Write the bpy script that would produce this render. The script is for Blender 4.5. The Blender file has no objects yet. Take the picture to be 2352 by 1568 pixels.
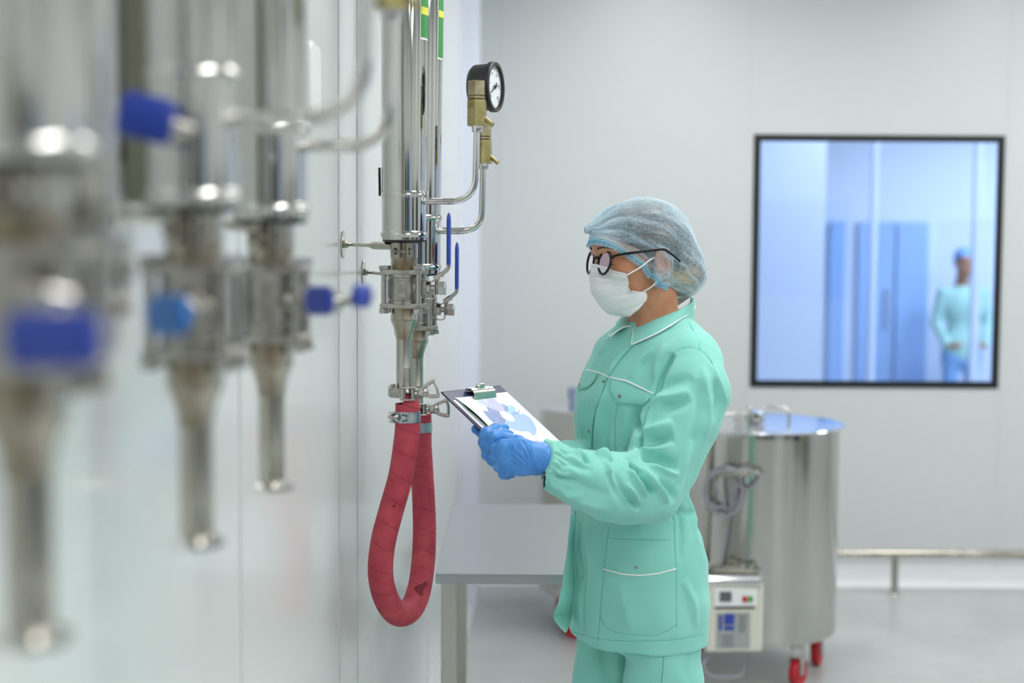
import bpy, math, random
import numpy as np
from mathutils import Vector, Matrix, noise
from mathutils.bvhtree import BVHTree
random.seed(7)
C = bpy.context.scene.collection
sc = bpy.context.scene

# ------------------------------------------------------------ camera, light, exposure
CAMZ = 1.58
FPX = 3267.0
PITCH = math.radians(3.75)
ROLL = math.radians(0.35)
cam_d = bpy.data.cameras.new('camera')
cam = bpy.data.objects.new('camera', cam_d); C.objects.link(cam)
cam_d.sensor_width = 36.0
cam_d.lens = FPX / 2352 * 36.0
cam_d.clip_start = 0.02
cam_d.dof.use_dof = True
cam_d.dof.focus_distance = 2.88
cam_d.dof.aperture_fstop = 2.1
RCAM = Matrix.Rotation(math.pi/2 - PITCH, 3, 'X') @ Matrix.Rotation(ROLL, 3, 'Z')
cam.matrix_world = Matrix.Translation((0, 0, CAMZ)) @ RCAM.to_4x4()
sc.camera = cam
sc.view_settings.view_transform = 'Standard'
sc.view_settings.look = 'None'
sc.view_settings.gamma = 1.0
sc.view_settings.use_curve_mapping = False
sc.view_settings.exposure = 0.14
w = bpy.data.worlds.new('world'); sc.world = w; w.use_nodes = True
w.node_tree.nodes['Background'].inputs[0].default_value = (0.75, 0.85, 0.9, 1)
w.node_tree.nodes['Background'].inputs[1].default_value = 0.15
PANEL_POWER = 9.0
LAMP_COLOR = (1.0, 0.99, 0.96)

def P(px, py, Y):
    """point of the place at depth Y that the photograph shows at pixel px, py"""
    d = RCAM @ Vector(((px-1176)/FPX, -(py-784)/FPX, -1.0))
    return Vector((d.x/d.y*Y, Y, CAMZ + d.z/d.y*Y))

def proj(p):
    q = RCAM.transposed() @ (Vector(p) - Vector((0, 0, CAMZ)))
    return (1176 + q.x/-q.z*FPX, 784 - q.y/-q.z*FPX)

# ------------------------------------------------------------ helpers
class MB:
    def __init__(s): s.v = []; s.f = []; s.uv = {}
    def add(s, vs, fs):
        o = len(s.v); s.v += [tuple(v) for v in vs]; s.f += [tuple(i+o for i in f) for f in fs]; return s
    def box(s, c, size, M=None, bev=0.0):
        hx, hy, hz = size[0]/2, size[1]/2, size[2]/2
        c = Vector(c)
        if bev <= 0:
            pts = [Vector((x*hx, y*hy, z*hz)) for z in (-1, 1) for y in (-1, 1) for x in (-1, 1)]
            fs = [(0,2,3,1),(4,5,7,6),(0,1,5,4),(2,6,7,3),(0,4,6,2),(1,3,7,5)]
        else:
            b = min(bev, hx*.95, hy*.95, hz*.95)
            pts = []; idx = {}
            for z in (-1, 1):
                for y in (-1, 1):
                    for x in (-1, 1):
                        for k in range(3):
                            q = [x*(hx-b), y*(hy-b), z*(hz-b)]
                            q[k] = (x*hx, y*hy, z*hz)[k]
                            idx[(x, y, z, k)] = len(pts); pts.append(Vector(q))
            fs = []
            for k in range(3):
                a, b2 = [(1, 2), (2, 0), (0, 1)][k]
                for sg in (-1, 1):
                    ring = []
                    for (u, v2) in ((-1, -1), (1, -1), (1, 1), (-1, 1)):
                        t = [0, 0, 0]; t[k] = sg; t[a] = u; t[b2] = v2
                        ring.append(idx[(t[0], t[1], t[2], k)])
                    fs.append(tuple(ring if sg > 0 else ring[::-1]))
            for k in range(3):
                a, b2 = [(1, 2), (2, 0), (0, 1)][k]
                for u in (-1, 1):
                    for v2 in (-1, 1):
                        e = []
                        for sg in (-1, 1):
                            t = [0, 0, 0]; t[k] = sg; t[a] = u; t[b2] = v2
                            e.append((idx[(t[0], t[1], t[2], a)], idx[(t[0], t[1], t[2], b2)]))
                        q = (e[0][0], e[1][0], e[1][1], e[0][1])
                        fs.append(q if u*v2 < 0 else q[::-1])
            for z in (-1, 1):
                for y in (-1, 1):
                    for x in (-1, 1):
                        q = tuple(idx[(x, y, z, k)] for k in range(3))
                        fs.append(q if x*y*z > 0 else q[::-1])
        if M is not None: pts = [M @ p for p in pts]
        return s.add([p + c for p in pts], fs)
    def lathe(s, prof, c=(0,0,0), axis=(0,0,1), seg=48, ang0=0.0, arc=2*math.pi, sx=1.0, sy=1.0):
        ax = Vector(axis).normalized(); q = Vector((0,0,1)).rotation_difference(ax).to_matrix()
        full = abs(arc-2*math.pi) < 1e-6
        n = seg if full else seg+1
        vs = []; fs = []; c = Vector(c)
        for r, z in prof:
            for i in range(n):
                a = ang0+arc*i/seg
                vs.append(q @ Vector((r*math.cos(a)*sx, r*math.sin(a)*sy, z)) + c)
        m = len(prof)
        for j in range(m-1):
            for i in range(seg):
                i2 = (i+1) % n
                fs.append((j*n+i, j*n+i2, (j+1)*n+i2, (j+1)*n+i))
        if full:
            if prof[0][0] > 1e-6: fs.append(tuple(range(n))[::-1])
            if prof[-1][0] > 1e-6: fs.append(tuple((m-1)*n+i for i in range(n)))
        return s.add(vs, fs)
    def cyl(s, a, b, r, seg=32, r2=None):
        a = Vector(a); b = Vector(b); L = (b-a).length
        r2 = r if r2 is None else r2
        return s.lathe([(r, 0), (r2, L)], a, b-a, seg)
    def bcyl(s, a, b, r, seg=32, bev=0.001):
        a = Vector(a); b = Vector(b); L = (b-a).length
        return s.lathe([(r-bev, 0), (r, bev), (r, L-bev), (r-bev, L)], a, b-a, seg)
    def hexn(s, a, b, r, rot=0.0, ch=0.12):
        a = Vector(a); b = Vector(b); L = (b-a).length; c = r*ch
        return s.lathe([(r-c, 0), (r, c*.6), (r, L-c*.6), (r-c, L)], a, b-a, 6, rot)
    def tube(s, pts, r, seg=16, caps=True, closed=False, flat=None, up=None, uvlen=False):
        pts = [Vector(p) for p in pts]; n = len(pts)
        rr = r if hasattr(r, '__len__') else [r]*n
        T = []
        for i in range(n):
            if closed: t = pts[(i+1) % n]-pts[i-1]
            else: t = pts[min(i+1, n-1)]-pts[max(i-1, 0)]
            T.append(t.normalized() if t.length > 1e-9 else Vector((0,0,1)))
        if up is None: up = Vector((0,0,1)) if abs(T[0].z) < .9 else Vector((1,0,0))
        N = (Vector(up)-T[0]*T[0].dot(Vector(up))).normalized()
        vs = []; fs = []
        o = len(s.v)
        acc = 0
        for i in range(n):
            if i: 
                N = (N-T[i]*T[i].dot(N)).normalized(); acc += (pts[i]-pts[i-1]).length
            B = T[i].cross(N)
            for k in range(seg):
                a = 2*math.pi*k/seg
                fx, fy = (1, 1) if flat is None else flat
                vs.append(pts[i]+N*math.cos(a)*rr[i]*fx+B*math.sin(a)*rr[i]*fy)
                if uvlen: s.uv[o+i*seg+k] = (k/seg, acc)
        m = n if closed else n-1
        for i in range(m):
            i2 = (i+1) % n
            for k in range(seg):
                k2 = (k+1) % seg
                fs.append((i*seg+k, i*seg+k2, i2*seg+k2, i2*seg+k))
        if caps and not closed:
            fs.append(tuple(range(seg))[::-1]); fs.append(tuple((n-1)*seg+k for k in range(seg)))
        return s.add(vs, fs)
    def prism(s, poly, O, U, V, h, bev=0.0):
        """poly in U,V plane from O, extruded by h along UxV, both sides closed"""
        O = Vector(O); U = Vector(U); V = Vector(V); W = U.cross(V).normalized(); n = len(poly)
        area = sum(poly[i][0]*poly[(i+1) % n][1]-poly[(i+1) % n][0]*poly[i][1] for i in range(n))
        if area < 0: poly = poly[::-1]
        b = bev; cx = sum(p[0] for p in poly)/n; cy = sum(p[1] for p in poly)/n
        def inset(p, d):
            dx, dy = p[0]-cx, p[1]-cy; L = math.hypot(dx, dy)+1e-9
            return (p[0]-dx/L*d, p[1]-dy/L*d)
        rings = [(poly, 0), (poly, h)] if b <= 0 else [([inset(p, b) for p in poly], 0), (poly, b), (poly, h-b), ([inset(p, b) for p in poly], h)]
        vs = [O+U*p[0]+V*p[1]+W*z for ring, z in rings for p in ring]
        fs = [tuple(range(n))[::-1], tuple((len(rings)-1)*n+i for i in range(n))]
        for j in range(len(rings)-1):
            for i in range(n):
                i2 = (i+1) % n; fs.append((j*n+i, j*n+i2, (j+1)*n+i2, (j+1)*n+i))
        return s.add(vs, fs)

def link(name, vs, fs, mat, parent=None, smooth=True, ang=35, base=None, uv=None):
    if not isinstance(vs, np.ndarray): vs = np.array([tuple(v) for v in vs], float).reshape(-1, 3)
    if parent is not None:
        o = Vector((0, 0, 0)); p = parent
        while p is not None: o += p.location; p = p.parent
        loc = Vector((0, 0, 0))
    else:
        if base is None:
            mn = vs.min(0); mx = vs.max(0); base = ((mn[0]+mx[0])/2, (mn[1]+mx[1])/2, mn[2])
        o = Vector(base); loc = o
    me = bpy.data.meshes.new(name)
    me.from_pydata((vs-np.array(o)).tolist(), [], fs if isinstance(fs, list) else fs.tolist())
    if uv:
        L = me.uv_layers.new(name='UVMap')
        for lp in me.loops:
            L.data[lp.index].uv = uv.get(lp.vertex_index, (0, 0))
        n = len(me.polygons)
        for pl in me.polygons:      # close the seam round the tube
            us = [L.data[i].uv[0] for i in pl.loop_indices]
            if max(us)-min(us) > .5:
                for i in pl.loop_indices:
                    if L.data[i].uv[0] < .5: L.data[i].uv = (L.data[i].uv[0]+1, L.data[i].uv[1])
    if smooth:
        me.polygons.foreach_set('use_smooth', [True]*len(me.polygons))
        if ang < 179: me.set_sharp_from_angle(angle=math.radians(ang))
    me.materials.append(mat)
    ob = bpy.data.objects.new(name, me); C.objects.link(ob); ob.location = loc
    if parent is not None: ob.parent = parent
    return ob

def obj(name, mb, mat, parent=None, smooth=True, ang=35, label=None, base=None):
    ob = link(name, mb.v, mb.f, mat, parent, smooth, ang, base, mb.uv or None)
    if label: ob['label'] = label
    return ob

def tag(o, label, cat, group=None):
    o['label'] = label; o['category'] = cat
    if group: o['group'] = group
    return o

def thing(name, label, cat, loc, group=None):
    o = bpy.data.objects.new(name, None); C.objects.link(o); o.location = loc
    o.empty_display_size = .05
    return tag(o, label, cat, group)

def struct(name, mb, mat, ang=35, smooth=True):
    o = obj(name, mb, mat, None, smooth, ang); o['kind'] = 'structure'; return o

def smoothpath(pts, n=8):
    """Catmull-Rom through the points"""
    pts = [Vector(p) for p in pts]; out = []
    for i in range(len(pts)-1):
        p0 = pts[max(i-1, 0)]; p1 = pts[i]; p2 = pts[i+1]; p3 = pts[min(i+2, len(pts)-1)]
        for k in range(n):
            t = k/n
            out.append(.5*((2*p1)+(p2-p0)*t+(2*p0-5*p1+4*p2-p3)*t*t+(3*p1-p0-3*p2+p3)*t**3))
    out.append(pts[-1]); return out

def bendpath(pts, rad, n=10):
    """polyline with rounded corners"""
    pts = [Vector(p) for p in pts]; out = [pts[0]]
    for i in range(1, len(pts)-1):
        a = (pts[i-1]-pts[i]); b = (pts[i+1]-pts[i]); r = min(rad, a.length*.49, b.length*.49)
        p1 = pts[i]+a.normalized()*r; p2 = pts[i]+b.normalized()*r
        for k in range(n+1):
            t = k/n; out.append(p1*(1-t)**2+pts[i]*2*t*(1-t)+p2*t*t)
    out.append(pts[-1]); return out

# ------------------------------------------------------------ materials
def srgb(r, g, b):
    f = lambda c: (c/255/12.92) if c/255 <= .04045 else ((c/255+.055)/1.055)**2.4
    return (f(r), f(g), f(b), 1)

def mat(name, col, rough=.5, metal=0.0, spec=.5, **kw):
    m = bpy.data.materials.new(name); m.use_nodes = True
    b = m.node_tree.nodes['Principled BSDF']
    b.inputs['Base Color'].default_value = col if len(col) == 4 else (*col, 1)
    b.inputs['Roughness'].default_value = rough
    b.inputs['Metallic'].default_value = metal
    b.inputs['Specular IOR Level'].default_value = spec
    for k, v in kw.items(): b.inputs[k.replace('_', ' ')].default_value = v
    return m

def nd(m, t, **kw):
    n = m.node_tree.nodes.new(t)
    for k, v in kw.items(): setattr(n, k, v)
    return n

def lk(m, a, b): m.node_tree.links.new(a, b)

def noisy(m, scale=20, c1=None, c2=None, lo=.35, hi=.65, bump=0.0, bscale=None, detail=4, rough=None, stretch=None, dist=.002):
    """mottle the base colour between c1 and c2, ripple the surface, vary the gloss"""
    b = m.node_tree.nodes['Principled BSDF']
    tc = nd(m, 'ShaderNodeTexCoord')
    src = tc.outputs['Object']
    if stretch:
        mp = nd(m, 'ShaderNodeMapping'); mp.inputs['Scale'].default_value = stretch; lk(m, src, mp.inputs[0]); src = mp.outputs[0]
    n = nd(m, 'ShaderNodeTexNoise'); n.inputs['Scale'].default_value = scale; n.inputs['Detail'].default_value = detail
    lk(m, src, n.inputs['Vector'])
    if c1 is not None:
        r = nd(m, 'ShaderNodeValToRGB'); r.color_ramp.elements[0].position = lo; r.color_ramp.elements[1].position = hi
        r.color_ramp.elements[0].color = c1; r.color_ramp.elements[1].color = c2
        lk(m, n.outputs['Fac'], r.inputs[0]); lk(m, r.outputs[0], b.inputs['Base Color'])
    if rough:
        mr = nd(m, 'ShaderNodeMapRange'); mr.inputs[1].default_value = lo; mr.inputs[2].default_value = hi
        mr.inputs[3].default_value = rough[0]; mr.inputs[4].default_value = rough[1]
        lk(m, n.outputs['Fac'], mr.inputs[0]); lk(m, mr.outputs[0], b.inputs['Roughness'])
    if bump:
        n2 = nd(m, 'ShaderNodeTexNoise'); n2.inputs['Scale'].default_value = bscale or scale; n2.inputs['Detail'].default_value = 3
        lk(m, src, n2.inputs['Vector'])
        bp = nd(m, 'ShaderNodeBump'); bp.inputs['Strength'].default_value = bump; bp.inputs['Distance'].default_value = dist
        lk(m, n2.outputs['Fac'], bp.inputs['Height']); lk(m, bp.outputs[0], b.inputs['Normal'])
    return m

def emis(name, col, s):
    m = mat(name, (0, 0, 0, 1), .5)
    b = m.node_tree.nodes['Principled BSDF']
    b.inputs['Emission Color'].default_value = (*col[:3], 1); b.inputs['Emission Strength'].default_value = s
    return m

M = {}
M['wall'] = mat('wall_panel_paint', srgb(206, 210, 211), .32, spec=.4)
M['wall_left'] = noisy(mat('wall_gloss_paint', srgb(222, 227, 227), .16, spec=.55), 1.2, bump=.04, bscale=1.5, dist=.01)
M['ceiling'] = mat('ceiling_paint', srgb(225, 228, 228), .6)
M['floor'] = noisy(mat('floor_epoxy', srgb(196, 200, 200), .25, spec=.5), 3, srgb(176, 181, 181), srgb(188, 193, 193), bump=.03, bscale=6)
M['base'] = mat('coving_paint', srgb(225, 228, 232), .3)
M['seam'] = mat('panel_seam', srgb(196, 201, 202), .5)
M['gasket'] = mat('black_gasket', srgb(10, 14, 16), .45)
M['steel'] = noisy(mat('polished_steel', (.72, .71, .69, 1), .09, 1.0), 5, rough=(.05, .13), stretch=(1, 1, .2))
M['sleeve'] = noisy(mat('sleeve_steel', (.55, .545, .52, 1), .07, 1.0), 7, rough=(.045, .10), bump=.05, bscale=3, stretch=(1, 1, .12), dist=.004)
M['cast'] = noisy(mat('cast_steel', (.42, .41, .38, 1), .38, 1.0), 60, (.36, .345, .31, 1), (.46, .44, .41, 1), bump=.25, bscale=260, rough=(.3, .45), dist=.0006)
M['stained'] = noisy(mat('heat_stained_steel', (.6, .57, .5, 1), .27, 1.0), 14, (.22, .17, .10, 1), (.50, .47, .41, 1), .34, .52, rough=(.45, .2), stretch=(1, 1, .45))
M['tubesteel'] = noisy(mat('brushed_tube_steel', (.62, .6, .56, 1), .2, 1.0), 12, (.38, .355, .30, 1), (.52, .50, .45, 1), rough=(.16, .3), stretch=(1, 1, .2))
M['boltsteel'] = mat('bolt_steel', (.50, .48, .45, 1), .25, 1.0)
M['galv'] = noisy(mat('galvanised_band', (.5, .56, .58, 1), .3, 1.0), 40, (.42, .48, .5, 1), (.56, .62, .64, 1), rough=(.25, .4))
M['dark'] = mat('dark_rubber', (.012, .012, .013, 1), .6)
M['brass'] = noisy(mat('brass_fitting', (.46, .40, .2, 1), .36, .85), 60, (.27, .235, .09, 1), (.42, .37, .18, 1), rough=(.3, .5), bump=.1, bscale=150, dist=.0005)
M['brasspale'] = noisy(mat('pale_brass', (.5, .45, .3, 1), .35, .85), 45, (.30, .25, .15, 1), (.44, .39, .26, 1), rough=(.3, .45))
M['blue'] = mat('blue_grip', srgb(30, 60, 156), .42)
M['bluelight'] = mat('blue_grip_cyan', srgb(30, 110, 190), .42)  # lighter, more cyan blue for one grip
M['gaugeblack'] = mat('gauge_black', (.018, .018, .022, 1), .38)
M['dial'] = mat('dial_white', srgb(228, 234, 236), .35)
M['ink'] = mat('printed_ink', srgb(118, 124, 130), .5)
M['green'] = mat('label_green', srgb(30, 140, 60), .4)
M['yellow'] = mat('label_yellow', srgb(225, 225, 60), .4)
M['white'] = mat('white_plastic', srgb(235, 237, 238), .35)
M['beige'] = mat('enclosure_cream', srgb(214, 212, 200), .4)
M['satin'] = noisy(mat('satin_steel', (.46, .475, .49, 1), .32, 1.0), 2, (.45, .465, .48, 1), (.47, .485, .50, 1), rough=(.29, .33))
M['red'] = mat('red_wheel', srgb(190, 30, 45), .4)
M['cable'] = mat('grey_cable', srgb(150, 150, 158), .4)
M['olive'] = mat('olive_grey_paint', srgb(140, 140, 122), .4, .3)
# ------------------------------------------------------------ the room
YB = 6.66                                  # back wall
def wallx(Y): return -0.331 + 0.0316*(Y-2.7)
XR, YF, ZC = 5.2, -3.2, 3.0
fl = MB(); fl.box((2.2, 5.2, -.05), (8.0, 17.0, .1)); struct('floor', fl, M['floor'])
ce = MB(); ce.box((2.2, 5.2, ZC+.05), (8.0, 17.0, .1)); struct('ceiling', ce, M['ceiling'])
# left wall, a little out of square
lw = MB()
a = Vector((wallx(YF), YF, 0)); b = Vector((wallx(YB), YB, 0)); n = Vector((-1, .0316, 0)).normalized()*.1
lw.add([a, b, b+n, a+n, a+Vector((0,0,ZC)), b+Vector((0,0,ZC)), b+n+Vector((0,0,ZC)), a+n+Vector((0,0,ZC))],
       [(0,3,2,1),(4,5,6,7),(0,1,5,4),(1,2,6,5),(2,3,7,6),(3,0,4,7)])
struct('wall_left', lw, M['wall_left'])
# the left wall's panel joints, middle two strips imitating dark reflections, rounded corner strip
k = 0
for Yj in (1.86, 2.71, 2.96, 4.6):
    t = MB(); x = wallx(Yj); t.box((x+.0006, Yj, ZC/2), (.0012, .006, ZC)); struct('trim_%d' % (k+1), t, M['seam']); k += 1
cv = MB(); R = .028; cx, cy = wallx(YB)+R, YB-R
pts = [(cx-R*math.cos(t*math.pi/16), cy+R*math.sin(t*math.pi/16)) for t in range(9)]
vs = [Vector((x, y, z)) for z in (0, ZC) for x, y in pts]
vs += [Vector((wallx(YB)-.004, YB+.004, z)) for z in (0, ZC)]
cv.add(vs, [(i, i+1, 9+i+1, 9+i) for i in range(8)] + [tuple(list(range(9))[::-1]+[18])] + [tuple(list(range(9, 18))+[19])] + [(18, 8, 17, 19)[::-1], (0, 18, 19, 9)[::-1]])
struct('trim_%d' % (k+1), cv, M['wall_left'], ang=80); k += 1
# back wall round the window
WL = P(1727, 600, YB).x; WR = P(2300, 600, YB).x; WT = P(2015, 310, YB).z; WB = P(2015, 890, YB).z
bw = MB()
for x0, x1, z0, z1 in ((-.6, WL, 0, ZC), (WR, XR+.3, 0, ZC), (WL, WR, 0, WB), (WL, WR, WT, ZC)):
    bw.box(((x0+x1)/2, YB+.04, (z0+z1)/2), (x1-x0, .08, z1-z0))
struct('wall_back', bw, M['wall'], smooth=False)
for px in (1147, 1725, 2318):
    t = MB(); x = P(px, 150, YB).x
    if px == 1725:
        t.box((x, YB-.0008, (WT+ZC)/2), (.004, .0016, ZC-WT)); t.box((x, YB-.0008, WB/2), (.004, .0016, WB))
    else: t.box((x, YB-.0008, ZC/2), (.004, .0016, ZC))
    struct('trim_%d' % (k+1), t, M['seam']); k += 1
rw = MB(); rw.box((XR+.05, (YF+YB)/2, ZC/2), (.1, YB-YF, ZC)); struct('wall_right', rw, M['wall'])
fw = MB(); fw.box((2.4, YF-.05, ZC/2), (6.2, .1, ZC)); struct('wall_front', fw, M['wall'])
# coved skirting at the back
sk = MB(); n = 8
prof = [(0, .10)]+[(.06*(1-math.cos(t*math.pi/16))*1.0, .10*(1-math.sin(t*math.pi/16))) for t in range(9)]
x0, x1 = wallx(YB), XR
vs = [Vector((x, YB-a_, b_)) for x in (x0, x1) for a_, b_ in prof] + [Vector((x0, YB+.001, 0)), Vector((x1, YB+.001, 0))]
m_ = len(prof)
sk.add(vs, [(i, m_+i, m_+i+1, i+1) for i in range(m_-1)] + [tuple(list(range(m_))+[2*m_]), tuple(list(range(m_, 2*m_))[::-1]+[2*m_+1])][:2])
struct('baseboard_back', sk, M['base'], ang=80)
sl = MB()
vs = []
for Y in (YF, YB):
    for a_, b_ in prof: vs.append(Vector((wallx(Y)+a_, Y, b_)))
sl.add(vs, [(i+1, m_+i+1, m_+i, i) for i in range(m_-1)])
struct('baseboard_left', sl, M['base'], ang=80)

# window in the back wall, lit blue room beyond
wf = MB(); t_ = .032
for x0, x1, z0, z1 in ((WL, WL+t_, WB, WT), (WR-t_, WR, WB, WT), (WL+t_, WR-t_, WB, WB+t_), (WL+t_, WR-t_, WT-t_, WT)):
    wf.box(((x0+x1)/2, YB-.001, (z0+z1)/2), (x1-x0, .014, z1-z0), bev=.002)
wo = struct('window_1', wf, M['gasket'])
g = bpy.data.materials.new('blue_tinted_glass'); g.use_nodes = True; nt = g.node_tree; nt.nodes.clear()
o_ = nd(g, 'ShaderNodeOutputMaterial'); mx = nd(g, 'ShaderNodeMixShader'); tr = nd(g, 'ShaderNodeBsdfTransparent'); gl = nd(g, 'ShaderNodeBsdfGlossy')
tr.inputs[0].default_value = (.80, .885, 1.0, 1); gl.inputs[0].default_value = (.8, .9, 1, 1); gl.inputs['Roughness'].default_value = .01
fr = nd(g, 'ShaderNodeFresnel'); fr.inputs[0].default_value = 1.7
lk(g, fr.outputs[0], mx.inputs[0]); lk(g, tr.outputs[0], mx.inputs[1]); lk(g, gl.outputs[0], mx.inputs[2]); lk(g, mx.outputs[0], o_.inputs[0])
pn = MB(); pn.box(((WL+WR)/2, YB+.012, (WB+WT)/2), (WR-WL-.02, .008, WT-WB-.02)); obj('window_pane', pn, g, wo)

# the room beyond the window
YD = 12.6
M['blueroom'] = mat('far_room_paint', srgb(226, 231, 247), .5)
M['bluedoor'] = mat('far_blue_panel', srgb(160, 190, 236), .4)
M['bluereflect'] = mat('blue_reflector_sheet', srgb(120, 160, 215), .2)  # for unseen blue sheets added to colour the reflections
for nm, bx in (('wall_far', ((3.5, YD+.05, 1.5), (7.2, .1, 3.0))), ('wall_far_left', ((.93, 9.05, 1.5), (2.08, .1, 3.0))), ('wall_far_right', ((6.6, 9.7, 1.5), (.1, 6.0, 3.0)))):
    q = MB(); q.box(*bx); struct(nm, q, M['blueroom'])
q = MB(); q.box((-.2, 9.4, 1.5), (.1, 6.4, 3.0)); struct('wall_far_end', q, M['blueroom'])
def farpanel(px0, px1, ztop, label, dnum):
    xa = P(px0, 600, YD).x; xb = P(px1, 600, YD).x
    t = thing('door_%d' % dnum, label, 'door', ((xa+xb)/2, YD-.03, 0)); t['kind'] = 'structure'
    q = MB(); q.box(((xa+xb)/2, YD-.03, ztop/2), (xb-xa, .05, ztop), bev=.004); obj('door_leaf', q, M['bluedoor'], t)
    return t, xa, xb
zt = P(2000, 510, YD).z
t, xa, xb = farpanel(1902, 1938, zt, 'narrow blue door panel seen through the window', 1)
t, xa, xb = farpanel(1968, 2050, zt, 'blue door leaf seen through the window', 2)
q = MB(); q.cyl((xb-.06, YD-.09, .9), (xb-.06, YD-.09, 1.25), .012); obj('door_handle', q, M['steel'], t)
t, xa, xb = farpanel(2056, 2128, zt, 'second blue door leaf beside the first, seen through the window', 3)
for px, wd in ((2005, .07), (2242, .10)):  # posts standing in for pale reflections on the window glass
    q = MB(); x = P(px, 600, 9.5).x; q.box((x, 9.5, 1.5), (wd*.6, .05, 3.0), bev=.01)
    struct('trim_%d' % (k+1), q, M['blueroom']); k += 1

# ceiling lamps: flush panels
lamp = emis('lamp_diffuser', LAMP_COLOR, PANEL_POWER)
lampb = emis('lamp_diffuser_cool', (.85, .93, 1.0), PANEL_POWER*3.6)
def ceiling_light(x, y, m, lab, sx=.6, sy=1.2, grp=None):
    t = thing('ceiling_light', lab, 'lamp', (x, y, ZC-.03), grp)
    q = MB(); q.box((x, y, ZC-.015), (sx+.05, sy+.05, .03), bev=.004); obj('frame', q, M['white'], t)
    q = MB(); q.box((x, y, ZC-.032), (sx, sy, .004)); obj('diffuser', q, m, t)
for ix, x in enumerate((.75, 2.6, 4.3)):
    for iy, y in enumerate((-1.9, .55, 3.0, 5.3)):
        ceiling_light(x, y, lamp, 'flush white rectangular lamp panel in the clean room ceiling', grp='lamp panels in the clean room ceiling')
ceiling_light(4.6, 8.3, lampb, 'cool lamp panel in the ceiling of the room beyond the window', 1.4, .6)
lampfill = emis('fill_diffuser_soft', (.9, .95, 1.0), PANEL_POWER*1.0)  # fill panel added to brighten the partition beyond the window
ceiling_light(2.35, 8.0, lampfill, 'added cool fill panel in the ceiling just behind the window', .9, 1.4)
ceiling_light(4.6, 10.8, lampb, 'farther cool lamp panel in the ceiling beyond the window', 1.4, .6)

# unseen furniture, door and windows, added so the steel reflects dark and blue
def reflector(x, y, sx, sy, h, m, lab):
    t = thing('reflector', lab, 'reflector', (x, y, 0))
    q = MB(); q.box((x, y, h/2+.04), (sx, sy, h-.08), bev=.01); obj('body', q, m, t)
    for s_ in (-1, 1):
        q = MB(); q.box((x-sx/2-.012, y+s_*sy/4, h/2+.04), (.02, sy/2-.01, h-.12), bev=.003); d_ = obj('door', q, m, t)
        q = MB(); q.cyl((x-sx/2-.04, y+s_*.04, h*.5), (x-sx/2-.04, y+s_*.04, h*.5+.15), .006, 12); obj('handle', q, M['steel'], d_)
    q = MB(); q.box((x, y, .02), (sx-.06, sy-.06, .04)); obj('plinth', q, M['dark'], t)
M['darkgrey'] = mat('dark_grey_enamel', srgb(62, 66, 70), .45)
reflector(4.85, 1.2, .6, 1.1, 1.9, M['darkgrey'], 'dark grey two-door cabinet added unseen for reflections, against the right wall')
reflector(4.85, -1.4, .6, .9, 1.9, M['darkgrey'], 'dark grey two-door cabinet added unseen for reflections, in the corner by the right wall')
q = MB(); q.box((1.1, YF+.02, 1.05), (.95, .05, 2.1), bev=.01)
d_ = struct('door_4', q, M['darkgrey'])  # unseen dark slab, added for its reflection
q = MB(); q.box((3.1, YF+.02, 1.6), (1.6, .05, 1.1), bev=.01); struct('reflector_window_1', q, M['bluereflect'])
q = MB(); q.box((XR-.02, 4.0, 1.6), (.05, 1.2, 1.2), bev=.01); struct('reflector_window_2', q, M['bluereflect'])

reflector(2.3, -2.85, .9, .6, 2.1, M['darkgrey'], 'tall dark grey cabinet added unseen for reflections, against the wall behind the camera')
reflector(-.05, -2.8, .6, .7, 2.1, M['olive'], 'olive-grey cabinet added unseen for reflections, behind the camera by the left wall')
reflector(4.85, 2.9, .55, .7, 1.4, M['olive'], 'low olive-grey cabinet added unseen for reflections, against the right wall')
# ------------------------------------------------------------ pipe columns on the left wall
def zat(px, py, Y): return P(px, py, Y).z
class Col: pass

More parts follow.
